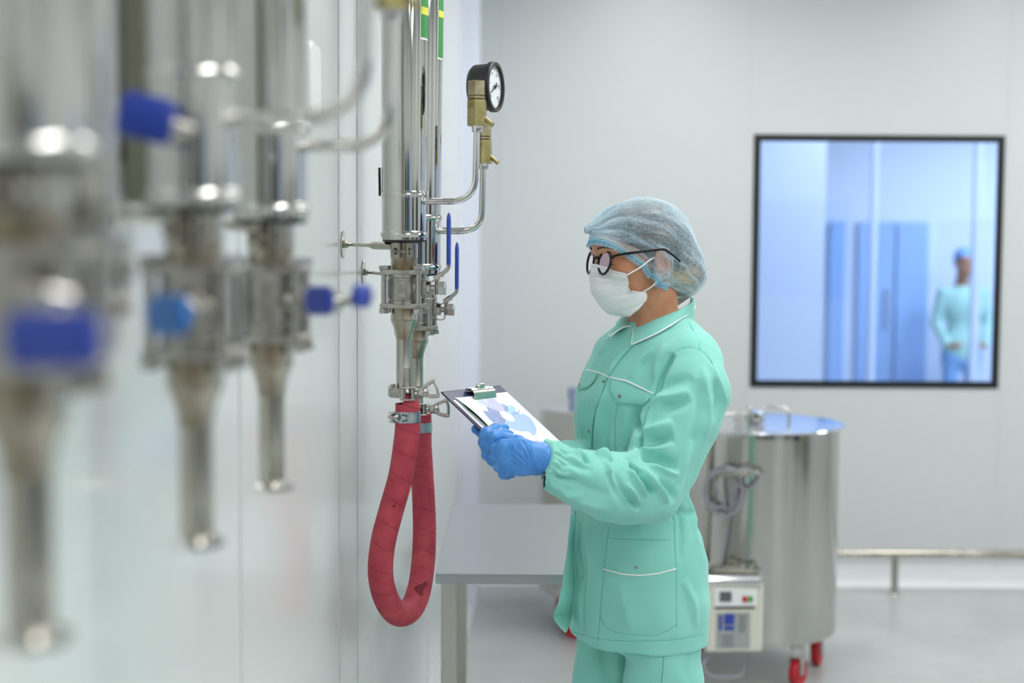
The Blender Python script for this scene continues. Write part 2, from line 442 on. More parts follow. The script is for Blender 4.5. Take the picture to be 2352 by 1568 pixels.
def valve(root, cx, cy, zt, zb, s=1.0, rot=0.35, lever='up', grip_mat=None, stemdir=None, mark=True, lvlabel=None):
    """three-piece ball valve, zt = top face of the upper flange, zb = bottom face of the lower flange"""
    H = zt-zb; th = .0088*s; BA4 = [math.radians(v)+rot-.20 for v in (200, 318, 20, 138)]
    def lobed(z):
        pts = []
        for i in range(48):
            a = 2*math.pi*i/48
            r = .0325 + .0150*max(math.exp(-(((a-b_+math.pi) % (2*math.pi)-math.pi)/.30)**2) for b_ in BA4)
            pts.append((r*s*math.cos(a), r*s*math.sin(a)))
        q = MB(); q.prism(pts, (cx, cy, z), (1,0,0), (0,1,0), th, .0012); return q
    obj('flange', lobed(zt-th), M['cast'], root); obj('flange', lobed(zb), M['cast'], root)
    b = MB(); r = .0290*s
    z0 = zb+th; z1 = zt-th; h = z1-z0
    b.lathe([(r*1.06, z0), (r*1.06, z0+h*.10), (r, z0+h*.13), (r, z1-h*.13), (r*1.06, z1-h*.10), (r*1.06, z1)], (cx, cy, 0), seg=12, ang0=rot+math.pi/12)
    # raised name-plate pads
    for k_ in range(4):
        a = rot+k_*math.pi/2-math.pi/2-.30
        n_ = Vector((math.cos(a), math.sin(a), 0)); u = Vector((-n_.y, n_.x, 0))
        Mx = Matrix((u, n_, (0,0,1))).transposed()
        b.box(Vector((cx, cy, (z0+z1)/2))+n_*(r*.965), (.017*s, .004*s, h*.62), Mx, .0008)
    bd = obj('valve_body', b, M['cast'], root, ang=25)
    if mark:      # cast size figures 22
        a = rot-math.pi/2-.30
        n_ = Vector((math.cos(a), math.sin(a), 0)); u = Vector((-n_.y, n_.x, 0))
        q = MB(); seg2 = [(0,0,1,0),(1,0,1,.5),(1,.5,0,.5),(0,.5,0,1),(0,1,1,1)]
        for off in (-.006, .001):
            pts = [Vector((cx, cy, 0))+n_*(r*.965+.0021*s)+Vector((0,0,(z0+z1)/2+(off+.002+(1-y)*.0)*s)) for y in (0,)]
            for x0, y0, x1, y1 in seg2:
                o = Vector((cx, cy, (z0+z1)/2+off*s))+n_*(r*.965+.0022*s)
                A = o+u*((y0-.5)*.008*s)+Vector((0,0,x0*.005*s)); B = o+u*((y1-.5)*.008*s)+Vector((0,0,x1*.005*s))
                q.tube([A, B], .0006*s, 6)
        obj('cast_figures', q, M['cast'], bd)
    for a in BA4:
        x = cx+.0395*s*math.cos(a); y = cy+.0395*s*math.sin(a)
        q = MB(); q.cyl((x, y, zb-.002), (x, y, zt+.002), .0052*s, 16)
        q.hexn((x, y, zt), (x, y, zt+.0075*s), .0095*s, a)
        q.hexn((x, y, zb-.010*s), (x, y, zb-.0005), .0102*s, a+.3)
        obj('bolt', q, M['boltsteel'], root, ang=25)
    # stem
    D = Vector(stemdir or (math.cos(-.10), math.sin(-.10), 0)).normalized(); S = Vector((-D.y, D.x, 0)); U = Vector((0, 0, 1))
    c = Vector((cx, cy, (zt+zb)/2+.002*s))
    q = MB(); q.lathe([(.020*s, .014*s), (.018*s, .026*s), (.0135*s, .033*s), (.0125*s, .043*s), (.011*s, .044*s)], c, D, 24)
    Mx = Matrix((D, S, U)).transposed()
    q.box(c+D*.039*s, (.010*s, .027*s, .027*s), Mx, .002*s)
    for sg in (-1, 1): q.cyl(c+D*.036*s+U*sg*.012*s+S*-.006*s, c+D*.036*s+U*sg*.019*s+S*-.006*s, .003*s, 10)
    obj('stem_housing', q, M['cast'], root)
    q = MB(); q.hexn(c+D*.043*s, c+D*.052*s, .0118*s); q.cyl(c+D*.051*s, c+D*.064*s, .0060*s, 16)
    q.bcyl(c+D*.0622*s, c+D*.0655*s, .0118*s); q.hexn(c+D*.0655*s, c+D*.0800*s, .0140*s, .3, .16)
    obj('stem_nut', q, M['boltsteel'], root, ang=25)
    # lever
    if lever is None: return c, D
    if lever == 'up': L = U
    else: L = Vector(lever).normalized()
    q = MB()
    pl = [c+D*.040*s-L*.020*s, c+D*.054*s-L*.0215*s, c+D*.0605*s-L*.018*s, c+D*.0605*s+L*.004*s, c+D*.061*s+L*.017*s]
    q.tube(bendpath(pl, .006*s), .0105*s, 10, flat=(.16, 1.0), up=L)
    lv = obj('lever', q, M['boltsteel'], root, ang=40)
    q = MB()
    p0 = c+D*.040*s+L*.016*s; p1 = c+D*.053*s+L*.011*s; p2 = c+D*.0735*s+L*.0265*s; p3 = c+D*.0843*s+L*.036*s; p4 = c+D*.0855*s+L*.046*s; p5 = c+D*.0855*s+L*.056*s
    q.tube(bendpath([p0, p1, p1.lerp(p2, .5)], .004), .008*s, 10, flat=(.22, 1), up=D)
    q.tube([p1.lerp(p2, .30), p2], .0062*s, 12)
    q.tube(bendpath([p1.lerp(p2, .6), p3, p4, p5], .012*s), .0040*s, 12)
    obj('lever_arm', q, M['boltsteel'], lv, ang=40)
    q = MB(); g0 = c+D*.0855*s+L*.044*s; g1 = c+D*.0855*s+L*.142*s; n = 14
    pts = [g0+(g1-g0)*(i/n) for i in range(n+1)]
    rr = [.0115*s*(1.0 if 0 < i < n-1 else .93) for i in range(n+1)]; rr[-1] = .004*s; rr[-2] = .0095*s
    q.tube(pts, rr, 20, flat=(.36, 1.0), up=D); obj('grip', q, grip_mat or M['blue'], lv, ang=60)

def wing(root, c, D, s=1.0, tilt=0.0):
    """wing nut of a sanitary clamp, pointing along D"""
    D = Vector(D).normalized(); U = Vector((0, 0, 1)); U = (U-D*U.dot(D)).normalized(); c = Vector(c)
    q = MB(); q.lathe([(.006*s, 0), (.0085*s, .002*s), (.0085*s, .014*s), (.006*s, .018*s)], c, D, 20)
    for sg in (-1, 1):
        pth = [c+D*.006*s+U*sg*.004*s, c+D*.018*s+U*sg*.010*s, c+D*.030*s+U*sg*.0135*s, c+D*.036*s+U*sg*.0135*s]
        q.tube(smoothpath(pth, 5), [.0035*s]*5+[.004*s]*5+[.0038*s]*6, 12, flat=(.9, 1.0))
    q.tube([c+D*.034*s+U*.0150*s, c+D*.036*s, c+D*.034*s-U*.0150*s], .0028*s, 12)
    obj('wing_nut', q, M['boltsteel'], root, ang=60)

def clamp(name, lab, c, ax_r, s=1.0, hingedir=(-.6, -.8, 0), wdir=(.8, -.6, 0), grp=None):
    """two-piece sanitary clamp round a vertical tube"""
    c = Vector(c)
    t = thing(name, lab, 'clamp', c-Vector((0,0,.009)), grp)
    rings = [(ax_r*1.02, -.0085), (ax_r*1.52, -.0085), (ax_r*1.62, -.006), (ax_r*1.62, .006), (ax_r*1.5, .0085), (ax_r*1.02, .0085), (ax_r*1.02, -.0085)]
    H = Vector(hingedir).normalized(); a0 = math.atan2(-1.0, .35)   # opening faces the camera
    gap = .45
    for k_ in (0, 1):
        q = MB(); st = a0+gap/2 if k_ == 0 else a0+math.pi+.02
        q.lathe(rings, c, seg=24, ang0=st, arc=math.pi-gap/2-.02)
        obj('half_ring', q, M['cast'], t, ang=40)
    W = Vector((math.cos(a0), math.sin(a0), 0)); S = Vector((-W.y, W.x, 0))
    q = MB()
    for sg in (-1, 1):
        p = c+W*(ax_r*1.60)+S*sg*.0095; q.bcyl(p-Vector((0,0,.0105)), p+Vector((0,0,.0105)), .0048, 16)
    q.box(c+W*(ax_r*1.60)+Vector((0,0,.0115)), (.030, .011, .0022), Matrix((S, W, (0,0,1))).transposed(), .0008)
    q.box(c+W*(ax_r*1.60)-Vector((0,0,.0115)), (.030, .011, .0022), Matrix((S, W, (0,0,1))).transposed(), .0008)
    obj('hinge_link', q, M['boltsteel'], t)
    q = MB(); p = c+Vector((-ax_r*1.1, -ax_r*.5, .0105)); q.bcyl(p-Vector((0,0,.003)), p+Vector((0,0,.002)), .009, 20); q.hexn(p+Vector((0,0,.002)), p+Vector((0,0,.006)), .0055); obj('rivet', q, M['boltsteel'], t)
    q = MB(); q.tube([c+W*(ax_r*1.60)+S*.010, c+W*(ax_r*1.6)+S*.028], .004, 12)
    obj('bolt_eye', q, M['boltsteel'], t)
    wing(t, c+W*(ax_r*1.62)+S*.020, Vector(wdir), s)
    return t

root_vc = {}
def column(lab, px, Y, ys, rs=.0425, rtop=None, beads=(), lever='up', grip=None, tube_r=.0145, sleeve_top=None, valve_s=1.0, stemdir=None, lower=True, rot=.35, ferrule=True, bottomcap=True):
    """ys: sleeve_bottom, valve_top, valve_bottom, tube_bottom as picture heights at this depth"""
    c0 = P(px, ys[1], Y); cx, cy = c0.x, c0.y
    zs, zt, zb, ze = [zat(px, y, Y) for y in ys]
    root = thing('insulated_pipe', lab, 'pipe', (cx, cy, ze))
    rtop = rtop or rs; ztop = ZC
    def rr(z): return rs+(rtop-rs)*max(0, (z-zs))/(ztop-zs)
    prof = [(rs*.90, zs), (rs*.995, zs), (rs, zs+.001)]
    for b in sorted(beads, reverse=True):
        zz = zat(px, b, Y)
        prof += [(rr(zz), zz-.006), (rr(zz)+.0022, zz-.003), (rr(zz)+.003, zz), (rr(zz)+.0022, zz+.003), (rr(zz), zz+.006)]
    prof.sort(key=lambda p: p[1]) if False else None
    prof += [(rtop, ztop)]
    q = MB(); q.lathe([(r, z) for r, z in prof], (cx, cy, 0), seg=96)
    sl = obj('sleeve', q, M['sleeve'], root, ang=25)
    q = MB(); q.lathe([(.01, zs+.004), (rs*.97, zs+.004), (rs*.97, zs-.003), (.02, zs-.006), (.01, zs-.006)], (cx, cy, 0), seg=48); obj('end_cap', q, M['dark'], root)
    # neck with a split collar
    rn = .0235; hn = zs-zt
    q = MB(); q.lathe([(rn, zt+hn*.40), (rn, zs)], (cx, cy, 0), seg=40); obj('neck', q, M['tubesteel'], root)
    q = MB(); zc = zt+hn*.62
    q.lathe([(rn*1.02, zc-.012), (rn*1.12, zc-.012), (rn*1.12, zc+.014), (rn*1.02, zc+.014)], (cx, cy, 0), seg=40)
    for sg in (-1, 1): q.box((cx+sg*.007+.001, cy-rn-.008, zc+.002), (.004, .022, .028), bev=.001)
    q.hexn((cx-.016, cy-rn-.011, zc), (cx-.010, cy-rn-.011, zc), .006); q.hexn((cx+.011, cy-rn-.011, zc), (cx+.016, cy-rn-.011, zc), .006)
    q.cyl((cx-.020, cy-rn-.011, zc), (cx+.018, cy-rn-.011, zc), .0026, 10)
    obj('split_collar', q, M['tubesteel'], root)
    q = MB(); rb = .0250
    q.lathe([(rb, zt), (rb, zt+hn*.30), (rb*1.02, zt+hn*.34), (rn*1.08, zt+hn*.41), (rn, zt+hn*.43)], (cx, cy, 0), seg=40); obj('pipe_bell', q, M['stained'], root)
    vc = valve(root, cx, cy, zt, zb, valve_s, rot, lever, grip, stemdir)
    root_vc[root.name] = vc
    # lower bell, weld and tube
    rt = tube_r
    q = MB(); q.lathe([(rb, zb), (rb, zb-.020), (rb*1.03, zb-.023), (rb*.97, zb-.026), (rt*1.35, zb-.037), (rt*1.12, zb-.050), (rt*1.05, zb-.060)], (cx, cy, 0), seg=40)
    obj('pipe_bell', q, M['stained'], root, ang=60)
    q = MB(); q.lathe([(rt*.88, ze), (rt, ze), (rt, ze+.045), (rt*1.02, ze+.046), (rt*1.02, ze+.047), (rt, ze+.048), (rt, zb-.055)], (cx, cy, 0), seg=36)
    obj('tube', q, M['tubesteel'], root)
    if ferrule:
        q = MB(); q.lathe([(rt, ze+.010), (rt*1.75, ze+.004), (rt*1.78, ze), (rt*.8, ze)], (cx, cy, 0), seg=40); obj('ferrule', q, M['steel'], root)
    return root, cx, cy, (zs, zt, zb, ze), sl

def gauge_line(lab, cx, cy, zt, rs, dx, bends, top, gauge=None, r=.0062, brass=True, base_y=0.0, dirx=None):
    """tube out of the sleeve, a bend, a riser and brass fittings, as a thing of its own"""
    D = Vector(dirx or (1, 0, 0)).normalized()
    p0 = Vector((cx, cy, zt))+D*(rs-.004); p1 = Vector((cx, cy, zt))+D*dx; p2 = p1+Vector((.003, 0, top-zt))
    t = thing('gauge_riser', lab, 'pipe', p0)
    q = MB(); q.tube(bendpath([p0, p1, p2], bends, 16), r, 20); obj('bent_tube', q, M['steel'], t, ang=60)
    q = MB(); q.lathe([(r*1.5, 0), (r*1.5, .004), (r*1.02, .006)], p0-D*.0005, D, 24); obj('weld_collar', q, M['steel'], t)
    if brass:
        U = Vector((0, 0, 1))
        q = MB(); q.lathe([(r*1.25, -.010), (r*1.6, -.009), (r*1.6, -.002), (r*2.0, .003)], p2, U, 24); obj('union_nut', q, M['steel'], t)
        q = MB(); q.hexn(p2+U*.002, p2+U*.051, .0192, .35, .06); obj('brass_body', q, M['brass'], t, ang=25)
        q = MB(); q.hexn(p2+U*.0515, p2+U*.0585, .0178, .35, .15); q.hexn(p2+U*.0585, p2+U*.086, .0178, .35, .08); obj('brass_cap', q, M['brasspale'], t, ang=25)
        q = MB(); d = Vector((.75, -.25, -.6)).normalized(); o = p2+U*.018+Vector((.012, -.004, 0)); q.cyl(o, o+d*.019, .0045, 14); q.hexn(o+d*.019, o+d*.025, .0052); obj('bleed_screw', q, M['brass'], t)
    return t, p2

def strut(lab, a, b, rdisc=.0265):
    """threaded rod with a round wall plate"""
    a = Vector(a); b = Vector(b); d = (b-a).normalized()
    t = thing('wall_strut', lab, 'strut', a)
    q = MB(); q.bcyl(a, a+Vector((1, -.0316, 0)).normalized()*.003, rdisc, 32, .0008); obj('wall_plate', q, M['steel'], t)
    q = MB(); q.hexn(a+d*.003, a+d*.010, .008); q.cyl(a, a+(b-a)*.55, .0035, 12); obj('rod', q, M['stained'], t)
    q = MB(); q.lathe([(.0045, 0), (.0075, .008), (.0075, (b-a).length*.45)], a+(b-a)*.55, d, 16); obj('threaded_sleeve', q, M['tubesteel'], t)
    return t

# column 4: the near one of the sharp pair
r4, x4, y4, z4, s4 = column('in-focus insulated steel pipe with an open valve, nearer of the pair above the red hose',
    928, 2.70, (551, 619, 707, 900), .0418, .047, beads=(538, 447), rot=.20)
r5, x5, y5, z5, s5 = column('insulated steel pipe partly behind its neighbour, farther of the pair above the red hose',
    957, 3.00, (628, 668, 757, 936), .0500, .060, beads=(612, 500), rot=.20)
# coiled band on sleeve 4
q = MB(); zz = zat(928, 443, 2.7)
for dz in (0.0, .0085): 
    q.lathe([(.0430, zz-dz-.001), (.0446, zz-dz), (.0446, zz-dz+.001), (.0430, zz-dz+.002)], (x4, y4, 0), seg=64)
q.box((x4+.043, y4-.012, zz-.004), (.006, .010, .012), bev=.001)
obj('sleeve_band', q, M['steel'], r4)

# direction labels on the two sleeves: green, white border, yellow bar
def sleeve_label(root, cx, cy, r, z0, z1, a0, a1, ybar, lab, arrow=None):
    """curved sticker between angles a0..a1"""
    def patch(mb, za, zb2, aa, ab, rr_, n=10):
        vs = []; fs = []
        for i in range(n+1):
            a = aa+(ab-aa)*i/n
            zlow = za if arrow is None else za+arrow*((a-a0)/(a1-a0)) if za == z0 or za == z0+.004 else za
            for z in (zlow, zb2): vs.append((cx+rr_(z)*math.cos(a), cy+rr_(z)*math.sin(a), z))
        for i in range(n): fs.append((2*i, 2*i+2, 2*i+3, 2*i+1))
        mb.add(vs, fs)
    R0 = lambda z: r(z)+.0008
    R1 = lambda z: r(z)+.0013
    R2 = lambda z: r(z)+.0018
    q = MB(); patch(q, z0, z1, a0, a1, R0); lb = obj('direction_label', q, M['white'], root, label=lab)
    q = MB(); patch(q, z0+.004, z1, a0+.05, a1, R1); obj('green_field', q, M['green'], lb)
    q = MB(); patch(q, ybar, ybar+.014, a0+.05, a1, R2); obj('yellow_bar', q, M['yellow'], lb)
    q = MB()
    for i, (dz, ln) in enumerate(((.020, .012), (.034, .010), (.050, .014), (.096, .012), (.110, .014), (.124, .012))):
        patch(q, z0+dz, z0+dz+.003, a0+(a1-a0)*.62, a1-.02, R2)
        patch(q, z0+dz, z0+dz+ln*.8, a0+(a1-a0)*.62, a0+(a1-a0)*.68, R2)
    obj('white_lettering', q, M['white'], lb)
def rfun(rs, rtop, zs): return lambda z: rs+(rtop-rs)*max(0, z-zs)/(ZC-zs)
sleeve_label(r4, x4, y4, rfun(.0418, .047, z4[0]), zat(975, 95, 2.7), zat(975, -190, 2.7), -.78, .55, zat(975, 38, 2.7), 'green and yellow direction sticker on the sleeve')
sleeve_label(r5, x5, y5, rfun(.0500, .060, z5[0]), zat(1018, 140, 3.0), zat(1018, -190, 3.0), -.62, .75, zat(1018, 44, 3.0), 'green and yellow arrow sticker on the sleeve', arrow=.0)
# dark cable duct up the wall side of sleeve 4
q = MB(); q.tube([(x4-.0455, y4-.002, zat(870, 450, 2.7)), (x4-.0465, y4-.002, zat(870, 385, 2.7))], .0025, 8); obj('cable_tie', q, M['dark'], r4)

# gauge risers of the sharp pair
t_, p2 = gauge_line('bent steel tube carrying the black pressure gauge', x4, y4, zat(980, 462, 2.7), .040, P(1091, 462, 2.7).x-x4, .085, zat(1090, 292, 2.7))
g1 = t_
t_, p2b = gauge_line('bent steel tube with a brass fitting, just behind the gauge tube', x5, y5, zat(1015, 530, 3.0), .048, P(1106, 530, 3.0).x-x5, .085, zat(1108, 378, 3.0), r=.0072)
# the pressure gauge
gc = P(1132, 200, 2.745); gn = Vector((.945, -.327, 0)).normalized(); Rg = .0478
t = thing('pressure_gauge', 'round black pressure gauge with a white dial beside the polished pipes', 'gauge', gc-gn*.04)
q = MB(); q.lathe([(.0, -.040), (Rg*.80, -.040), (Rg*.90, -.034), (Rg*.93, -.004), (Rg, -.003), (Rg, .006), (Rg*.97, .008), (Rg*.86, .008), (Rg*.83, .002), (0, .001)], gc, gn, 64); obj('case', q, M['gaugeblack'], t)
q = MB(); q.lathe([(0, .0025), (Rg*.84, .0022)], gc, gn, 64); dl = obj('dial', q, M['dial'], t)
gu = Vector((0, 0, 1)); gv = gu.cross(gn).normalized()
q = MB()
for i in range(31):
    a = math.radians(-135+i*9); ln = .005 if i % 5 == 0 else .0028
    d = gu*math.cos(a)+gv*math.sin(a); o = gc+gn*.0031
    q.tube([o+d*(Rg*.78-ln), o+d*Rg*.78], .0004 if i % 5 else .0007, 4)
digits = {'0': [(0,0,1,0),(1,0,1,2),(1,2,0,2),(0,2,0,0)], '1': [(.5,0,.5,2)], '2': [(0,2,1,2),(1,2,1,1),(1,1,0,1),(0,1,0,0),(0,0,1,0)], '4': [(0,2,0,1),(0,1,1,1),(1,2,1,0)], '6': [(1,2,0,2),(0,2,0,0),(0,0,1,0),(1,0,1,1),(1,1,0,1)], '8': [(0,0,1,0),(1,0,1,2),(1,2,0,2),(0,2,0,0),(0,1,1,1)]}
for a_, tx in ((-135, '0'), (-81, '2'), (-27, '4'), (27, '6'), (81, '8'), (135, '10')):
    a = math.radians(a_); o = gc+gn*.0031+(gu*math.cos(a)+gv*math.sin(a))*Rg*.56
    for j, ch in enumerate(tx):
        for x0, y0_, x1_, y1_ in digits[ch]:
            f_ = lambda x, y: o+gv*((x-.5)*.0034+(j-(len(tx)-1)/2)*.0048)+gu*((y-1)*.0028)
            q.tube([f_(x0, y0_), f_(x1_, y1_)], .00035, 4)
obj('dial_marks', q, M['ink'], dl)
q = MB(); a = math.radians(-118); d = gu*math.cos(a)+gv*math.sin(a); e = gn.cross(d); o = gc+gn*.0045
q.prism([(-.012, -.0045), (-.012, .0045), (.0, .0018), (.034, .0003), (.034, -.0003), (0, -.0018)], o, d, e, .0008)
q.lathe([(.0035, -.001), (.0035, .002)], o, gn, 16); obj('pointer', q, M['gaugeblack'], t)
q = MB(); q.cyl(gc-gn*.040, Vector((p2.x, p2.y, gc.z))+Vector((0, .0, 0)), .008, 20); obj('gauge_stem', q, M['brasspale'], t)

# wall struts
strut('thin wall strut with a round plate, holding the nearer in-focus pipe', (wallx(2.76)+.0005, 2.76, zat(776, 561, 2.76)), (x4-.022, y4+.004, zat(895, 565, 2.7)))
strut('thin wall strut with a round plate, holding the farther in-focus pipe', (wallx(3.05)+.0005, 3.05, zat(822, 624, 3.05)), (x5-.026, y5, zat(905, 634, 3.0)))

# clamps under the sharp pair
c4 = Vector((x4, y4, z4[3]-.0005)); c5 = Vector((x5, y5, z5[3]-.0005))
clamp('pipe_clamp', 'steel wing-nut clamp joining the nearer pipe to the red hose', c4, .0185, 1.05, wdir=(.93, -.1, .28))
clamp('pipe_clamp', 'steel wing-nut clamp joining the farther pipe to the red hose', c5, .0180, 1.15, wdir=(.98, -.15, .08))

# red hose
HOSE0 = P(936, 921, 2.70)
m = mat('red_wrapped_rubber', srgb(178, 62, 78), .62, spec=.3); M['hose'] = m
b = m.node_tree.nodes['Principled BSDF']
uvn = nd(m, 'ShaderNodeUVMap'); sx = nd(m, 'ShaderNodeSeparateXYZ'); lk(m, uvn.outputs[0], sx.inputs[0])
mm = lambda op, a_, b_=None: (lambda n: (lk(m, a_, n.inputs[0]) if not isinstance(a_, (int, float)) else setattr(n.inputs[0], 'default_value', a_),
     (lk(m, b_, n.inputs[1]) if not isinstance(b_, (int, float)) else setattr(n.inputs[1], 'default_value', b_)) if b_ is not None else None, n.outputs[0])[-1])(nd(m, 'ShaderNodeMath', operation=op))
hel = mm('FRACT', mm('ADD', mm('DIVIDE', sx.outputs[1], .046), mm('MULTIPLY', sx.outputs[0], 1.0)))
line = mm('LESS_THAN', mm('ABSOLUTE', mm('SUBTRACT', hel, .5)), .011)
tc = nd(m, 'ShaderNodeTexCoord')
n1 = nd(m, 'ShaderNodeTexNoise'); n1.inputs['Scale'].default_value = 25; n1.inputs['Detail'].default_value = 6; lk(m, tc.outputs['Object'], n1.inputs['Vector'])
r1 = nd(m, 'ShaderNodeValToRGB'); r1.color_ramp.elements[0].position = .3; r1.color_ramp.elements[1].position = .7
r1.color_ramp.elements[0].color = srgb(160, 52, 72); r1.color_ramp.elements[1].color = srgb(190, 78, 88); lk(m, n1.outputs['Fac'], r1.inputs[0])
v1 = nd(m, 'ShaderNodeTexNoise'); v1.inputs['Scale'].default_value = 17; v1.inputs['Detail'].default_value = 1; lk(m, tc.outputs['Object'], v1.inputs['Vector'])
st = mm('GREATER_THAN', v1.outputs['Fac'], .735)
dk = mm('MAXIMUM', mm('MULTIPLY', line, .75), mm('MULTIPLY', st, .8))
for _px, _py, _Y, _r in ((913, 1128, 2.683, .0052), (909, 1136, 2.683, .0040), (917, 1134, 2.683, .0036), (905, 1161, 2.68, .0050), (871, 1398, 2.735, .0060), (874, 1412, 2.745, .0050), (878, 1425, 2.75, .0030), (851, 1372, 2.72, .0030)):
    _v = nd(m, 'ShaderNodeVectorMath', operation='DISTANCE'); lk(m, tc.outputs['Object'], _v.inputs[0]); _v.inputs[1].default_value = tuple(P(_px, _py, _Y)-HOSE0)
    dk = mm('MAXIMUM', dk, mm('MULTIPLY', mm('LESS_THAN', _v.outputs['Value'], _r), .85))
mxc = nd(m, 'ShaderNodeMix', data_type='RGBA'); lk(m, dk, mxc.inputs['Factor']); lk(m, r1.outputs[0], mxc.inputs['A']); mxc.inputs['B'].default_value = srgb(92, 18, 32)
lk(m, mxc.outputs['Result'], b.inputs['Base Color'])
bp = nd(m, 'ShaderNodeBump'); bp.inputs['Strength'].default_value = .5; bp.inputs['Distance'].default_value = .0012
hgt = mm('SUBTRACT', mm('ADD', hel, mm('MULTIPLY', n1.outputs['Fac'], .3)), mm('MULTIPLY', line, 1.0)); lk(m, hgt, bp.inputs['Height']); lk(m, bp.outputs[0], b.inputs['Normal'])
hp = [(936, 921, 2.70), (936, 960, 2.70), (934, 1000, 2.70), (921, 1090, 2.70), (899, 1170, 2.70), (880, 1245, 2.705), (874, 1315, 2.715), (886, 1372, 2.74), (912, 1408, 2.78),
      (942, 1400, 2.83), (962, 1356, 2.88), (972, 1290, 2.93), (975, 1220, 2.96), (973, 1150, 2.98), (969, 1080, 2.995), (966, 1020, 3.0), (966, 985, 3.0), (966, 951, 3.0)]
hpath = smoothpath([P(*h) for h in hp], 10)
hpath[0] = Vector((x4, y4, hpath[0].z)); 
q = MB(); n = len(hpath)
rad = [.0232 + .0016*math.sin(math.pi*i/(n-1)) for i in range(n)]
q.tube(hpath, rad, 40, uvlen=True)
hs = tag(obj('hose', q, M['hose'], None, ang=60, base=tuple(HOSE0)), 'thick red wrapped rubber hose hanging in a loop below the polished pipes', 'hose')
# hose clamps
def band(lab, c, r, a_screw):
    t = thing('hose_clamp', lab, 'clamp', Vector(c)-Vector((0, 0, .010)))
    q = MB(); q.lathe([(r, -.0105), (r+.0014, -.0105), (r+.0014, .0105), (r, .0105), (r, -.0105)], c, seg=56); obj('band', q, M['galv'], t)
    d = Vector((math.cos(a_screw), math.sin(a_screw), 0)); s_ = Vector((-d.y, d.x, 0)); o = Vector(c)+d*(r+.006)
    Mx = Matrix((d, s_, (0,0,1))).transposed()
    q = MB()
    q.box(o+Vector((0,0,.0085)), (.014, .018, .003), Mx, .001); q.box(o-Vector((0,0,.0085)), (.014, .018, .003), Mx, .001); q.box(o-d*.005, (.004, .018, .018), Mx, .001)
    obj('screw_housing', q, M['galv'], t)
    q = MB(); q.hexn(o-s_*.012+d*.001, o+s_*.014+d*.001, .0062); obj('worm_screw', q, M['boltsteel'], t)
    q = MB()
    for i, (da, dz) in enumerate(((.5, .0055), (.72, .004), (.5, -.0065), (.72, -.005))):
        a = a_screw+da+.25; q.box(Vector(c)+Vector((math.cos(a), math.sin(a), 0))*(r+.0016)+Vector((0,0,dz)), (.0008, .0045, .0028), Matrix.Rotation(a, 3, 'Z'), .0002)
    obj('slots', q, M['dark'], t)
band('galvanised hose clamp on the nearer end of the red hose', P(936, 956, 2.70), .0236, math.radians(212))
band('galvanised hose clamp on the farther end of the red hose', P(966, 980, 3.0), .0236, math.radians(212))

# ---- blurred columns towards the camera
r3, x3, y3, z3, s3 = column('out-of-focus insulated pipe with an open-ended outlet, third of the blurred row from the left',
    622, 1.59, (506, 607, 785, 1122), .0410, .0410, beads=(480, 300), lever=None, rot=.3, stemdir=(1, -.15, 0))
r2, x2, y2, z2, s2 = column('out-of-focus insulated pipe with an open-ended outlet, second of the blurred row from the left',
    446, 1.256, (478, 605, 822, 1250), .0385, .0385, beads=(452, 175), lever=None, rot=.3, stemdir=(.1, -1, 0))
r1_, x1_, y1_, z1_, s1_ = column('large blurred insulated pipe at the left edge of the photo, nearest of the row',
    55, .857, (375, 560, 862, 1470), .0410, .0410, beads=(345,), lever=None, rot=.3, stemdir=(.6, -1, 0))
rb_, xb_, yb_, zb_, sb_ = column('short blurred insulated pipe between the nearest pipe and the second of the row',
    183, 1.02, (340, 560, 700, 730), .0240, .024, beads=(), tube_r=.0145, lever=None, rot=.3, stemdir=(.3, 1, 0), ferrule=False, valve_s=.75)
def blurlever(root, px0, px1, py0, py1, Y0, Y1, m_, arm_from=None):
    """lever grip between two picture columns, with its steel arm back to the stem"""
    A = P(px0, (py0+py1)/2, Y0); B = P(px1, (py0+py1)/2, Y1); hh = (P(px0, py0, (Y0+Y1)/2).z-P(px0, py1, (Y0+Y1)/2).z)/2
    lv = MB(); c, D = root_vc[root.name]
    e = A if (A-c).length < (B-c).length else B
    lv.tube(bendpath([c+D*.068, c+D*.085, e], .008), .0055, 12); lo = obj('lever', lv, M['boltsteel'], root, ang=60)
    q = MB(); n = 10
    q.tube([A+(B-A)*i/n for i in range(n+1)], [hh*.7]+[hh]*(n-1)+[hh*.7], 20, flat=(1.0, .32), up=(0, 0, 1)); obj('grip', q, m_, lo, ang=60)
blurlever(r3, 704, 762, 656, 724, 1.50, 1.47, M['blue'])
blurlever(r3, 812, 850, 652, 706, 1.47, 1.50, M['blue'])
blurlever(r2, 345, 428, 676, 770, 1.12, 1.08, M['bluelight'])
blurlever(r1_, 18, 228, 712, 846, .76, .74, M['blue'])
gauge_line('blurred bent steel tube starting at the second blurred pipe', x2, y2, zat(560, 272, 1.256), .0365, P(838, 272, 1.256).x-x2, .085, zat(838, -70, 1.256), r=.0070)
gauge_line('blurred bent steel tube with a brass fitting, starting at the third blurred pipe', x3, y3, zat(700, 336, 1.59), .039, P(892, 336, 1.59).x-x3, .085, zat(896, 28, 1.59), r=.0068)
strut('dark blurred wall strut left of the second blurred pipe', (wallx(1.30)+.0005, 1.32, zat(240, 487, 1.3)), (x2-.02, y2, zat(400, 490, 1.256)), .020)
strut('dark blurred wall strut left of the third blurred pipe', (wallx(1.63)+.0005, 1.63, zat(500, 507, 1.6)), (x3-.02, y3, zat(585, 520, 1.59)), .020)
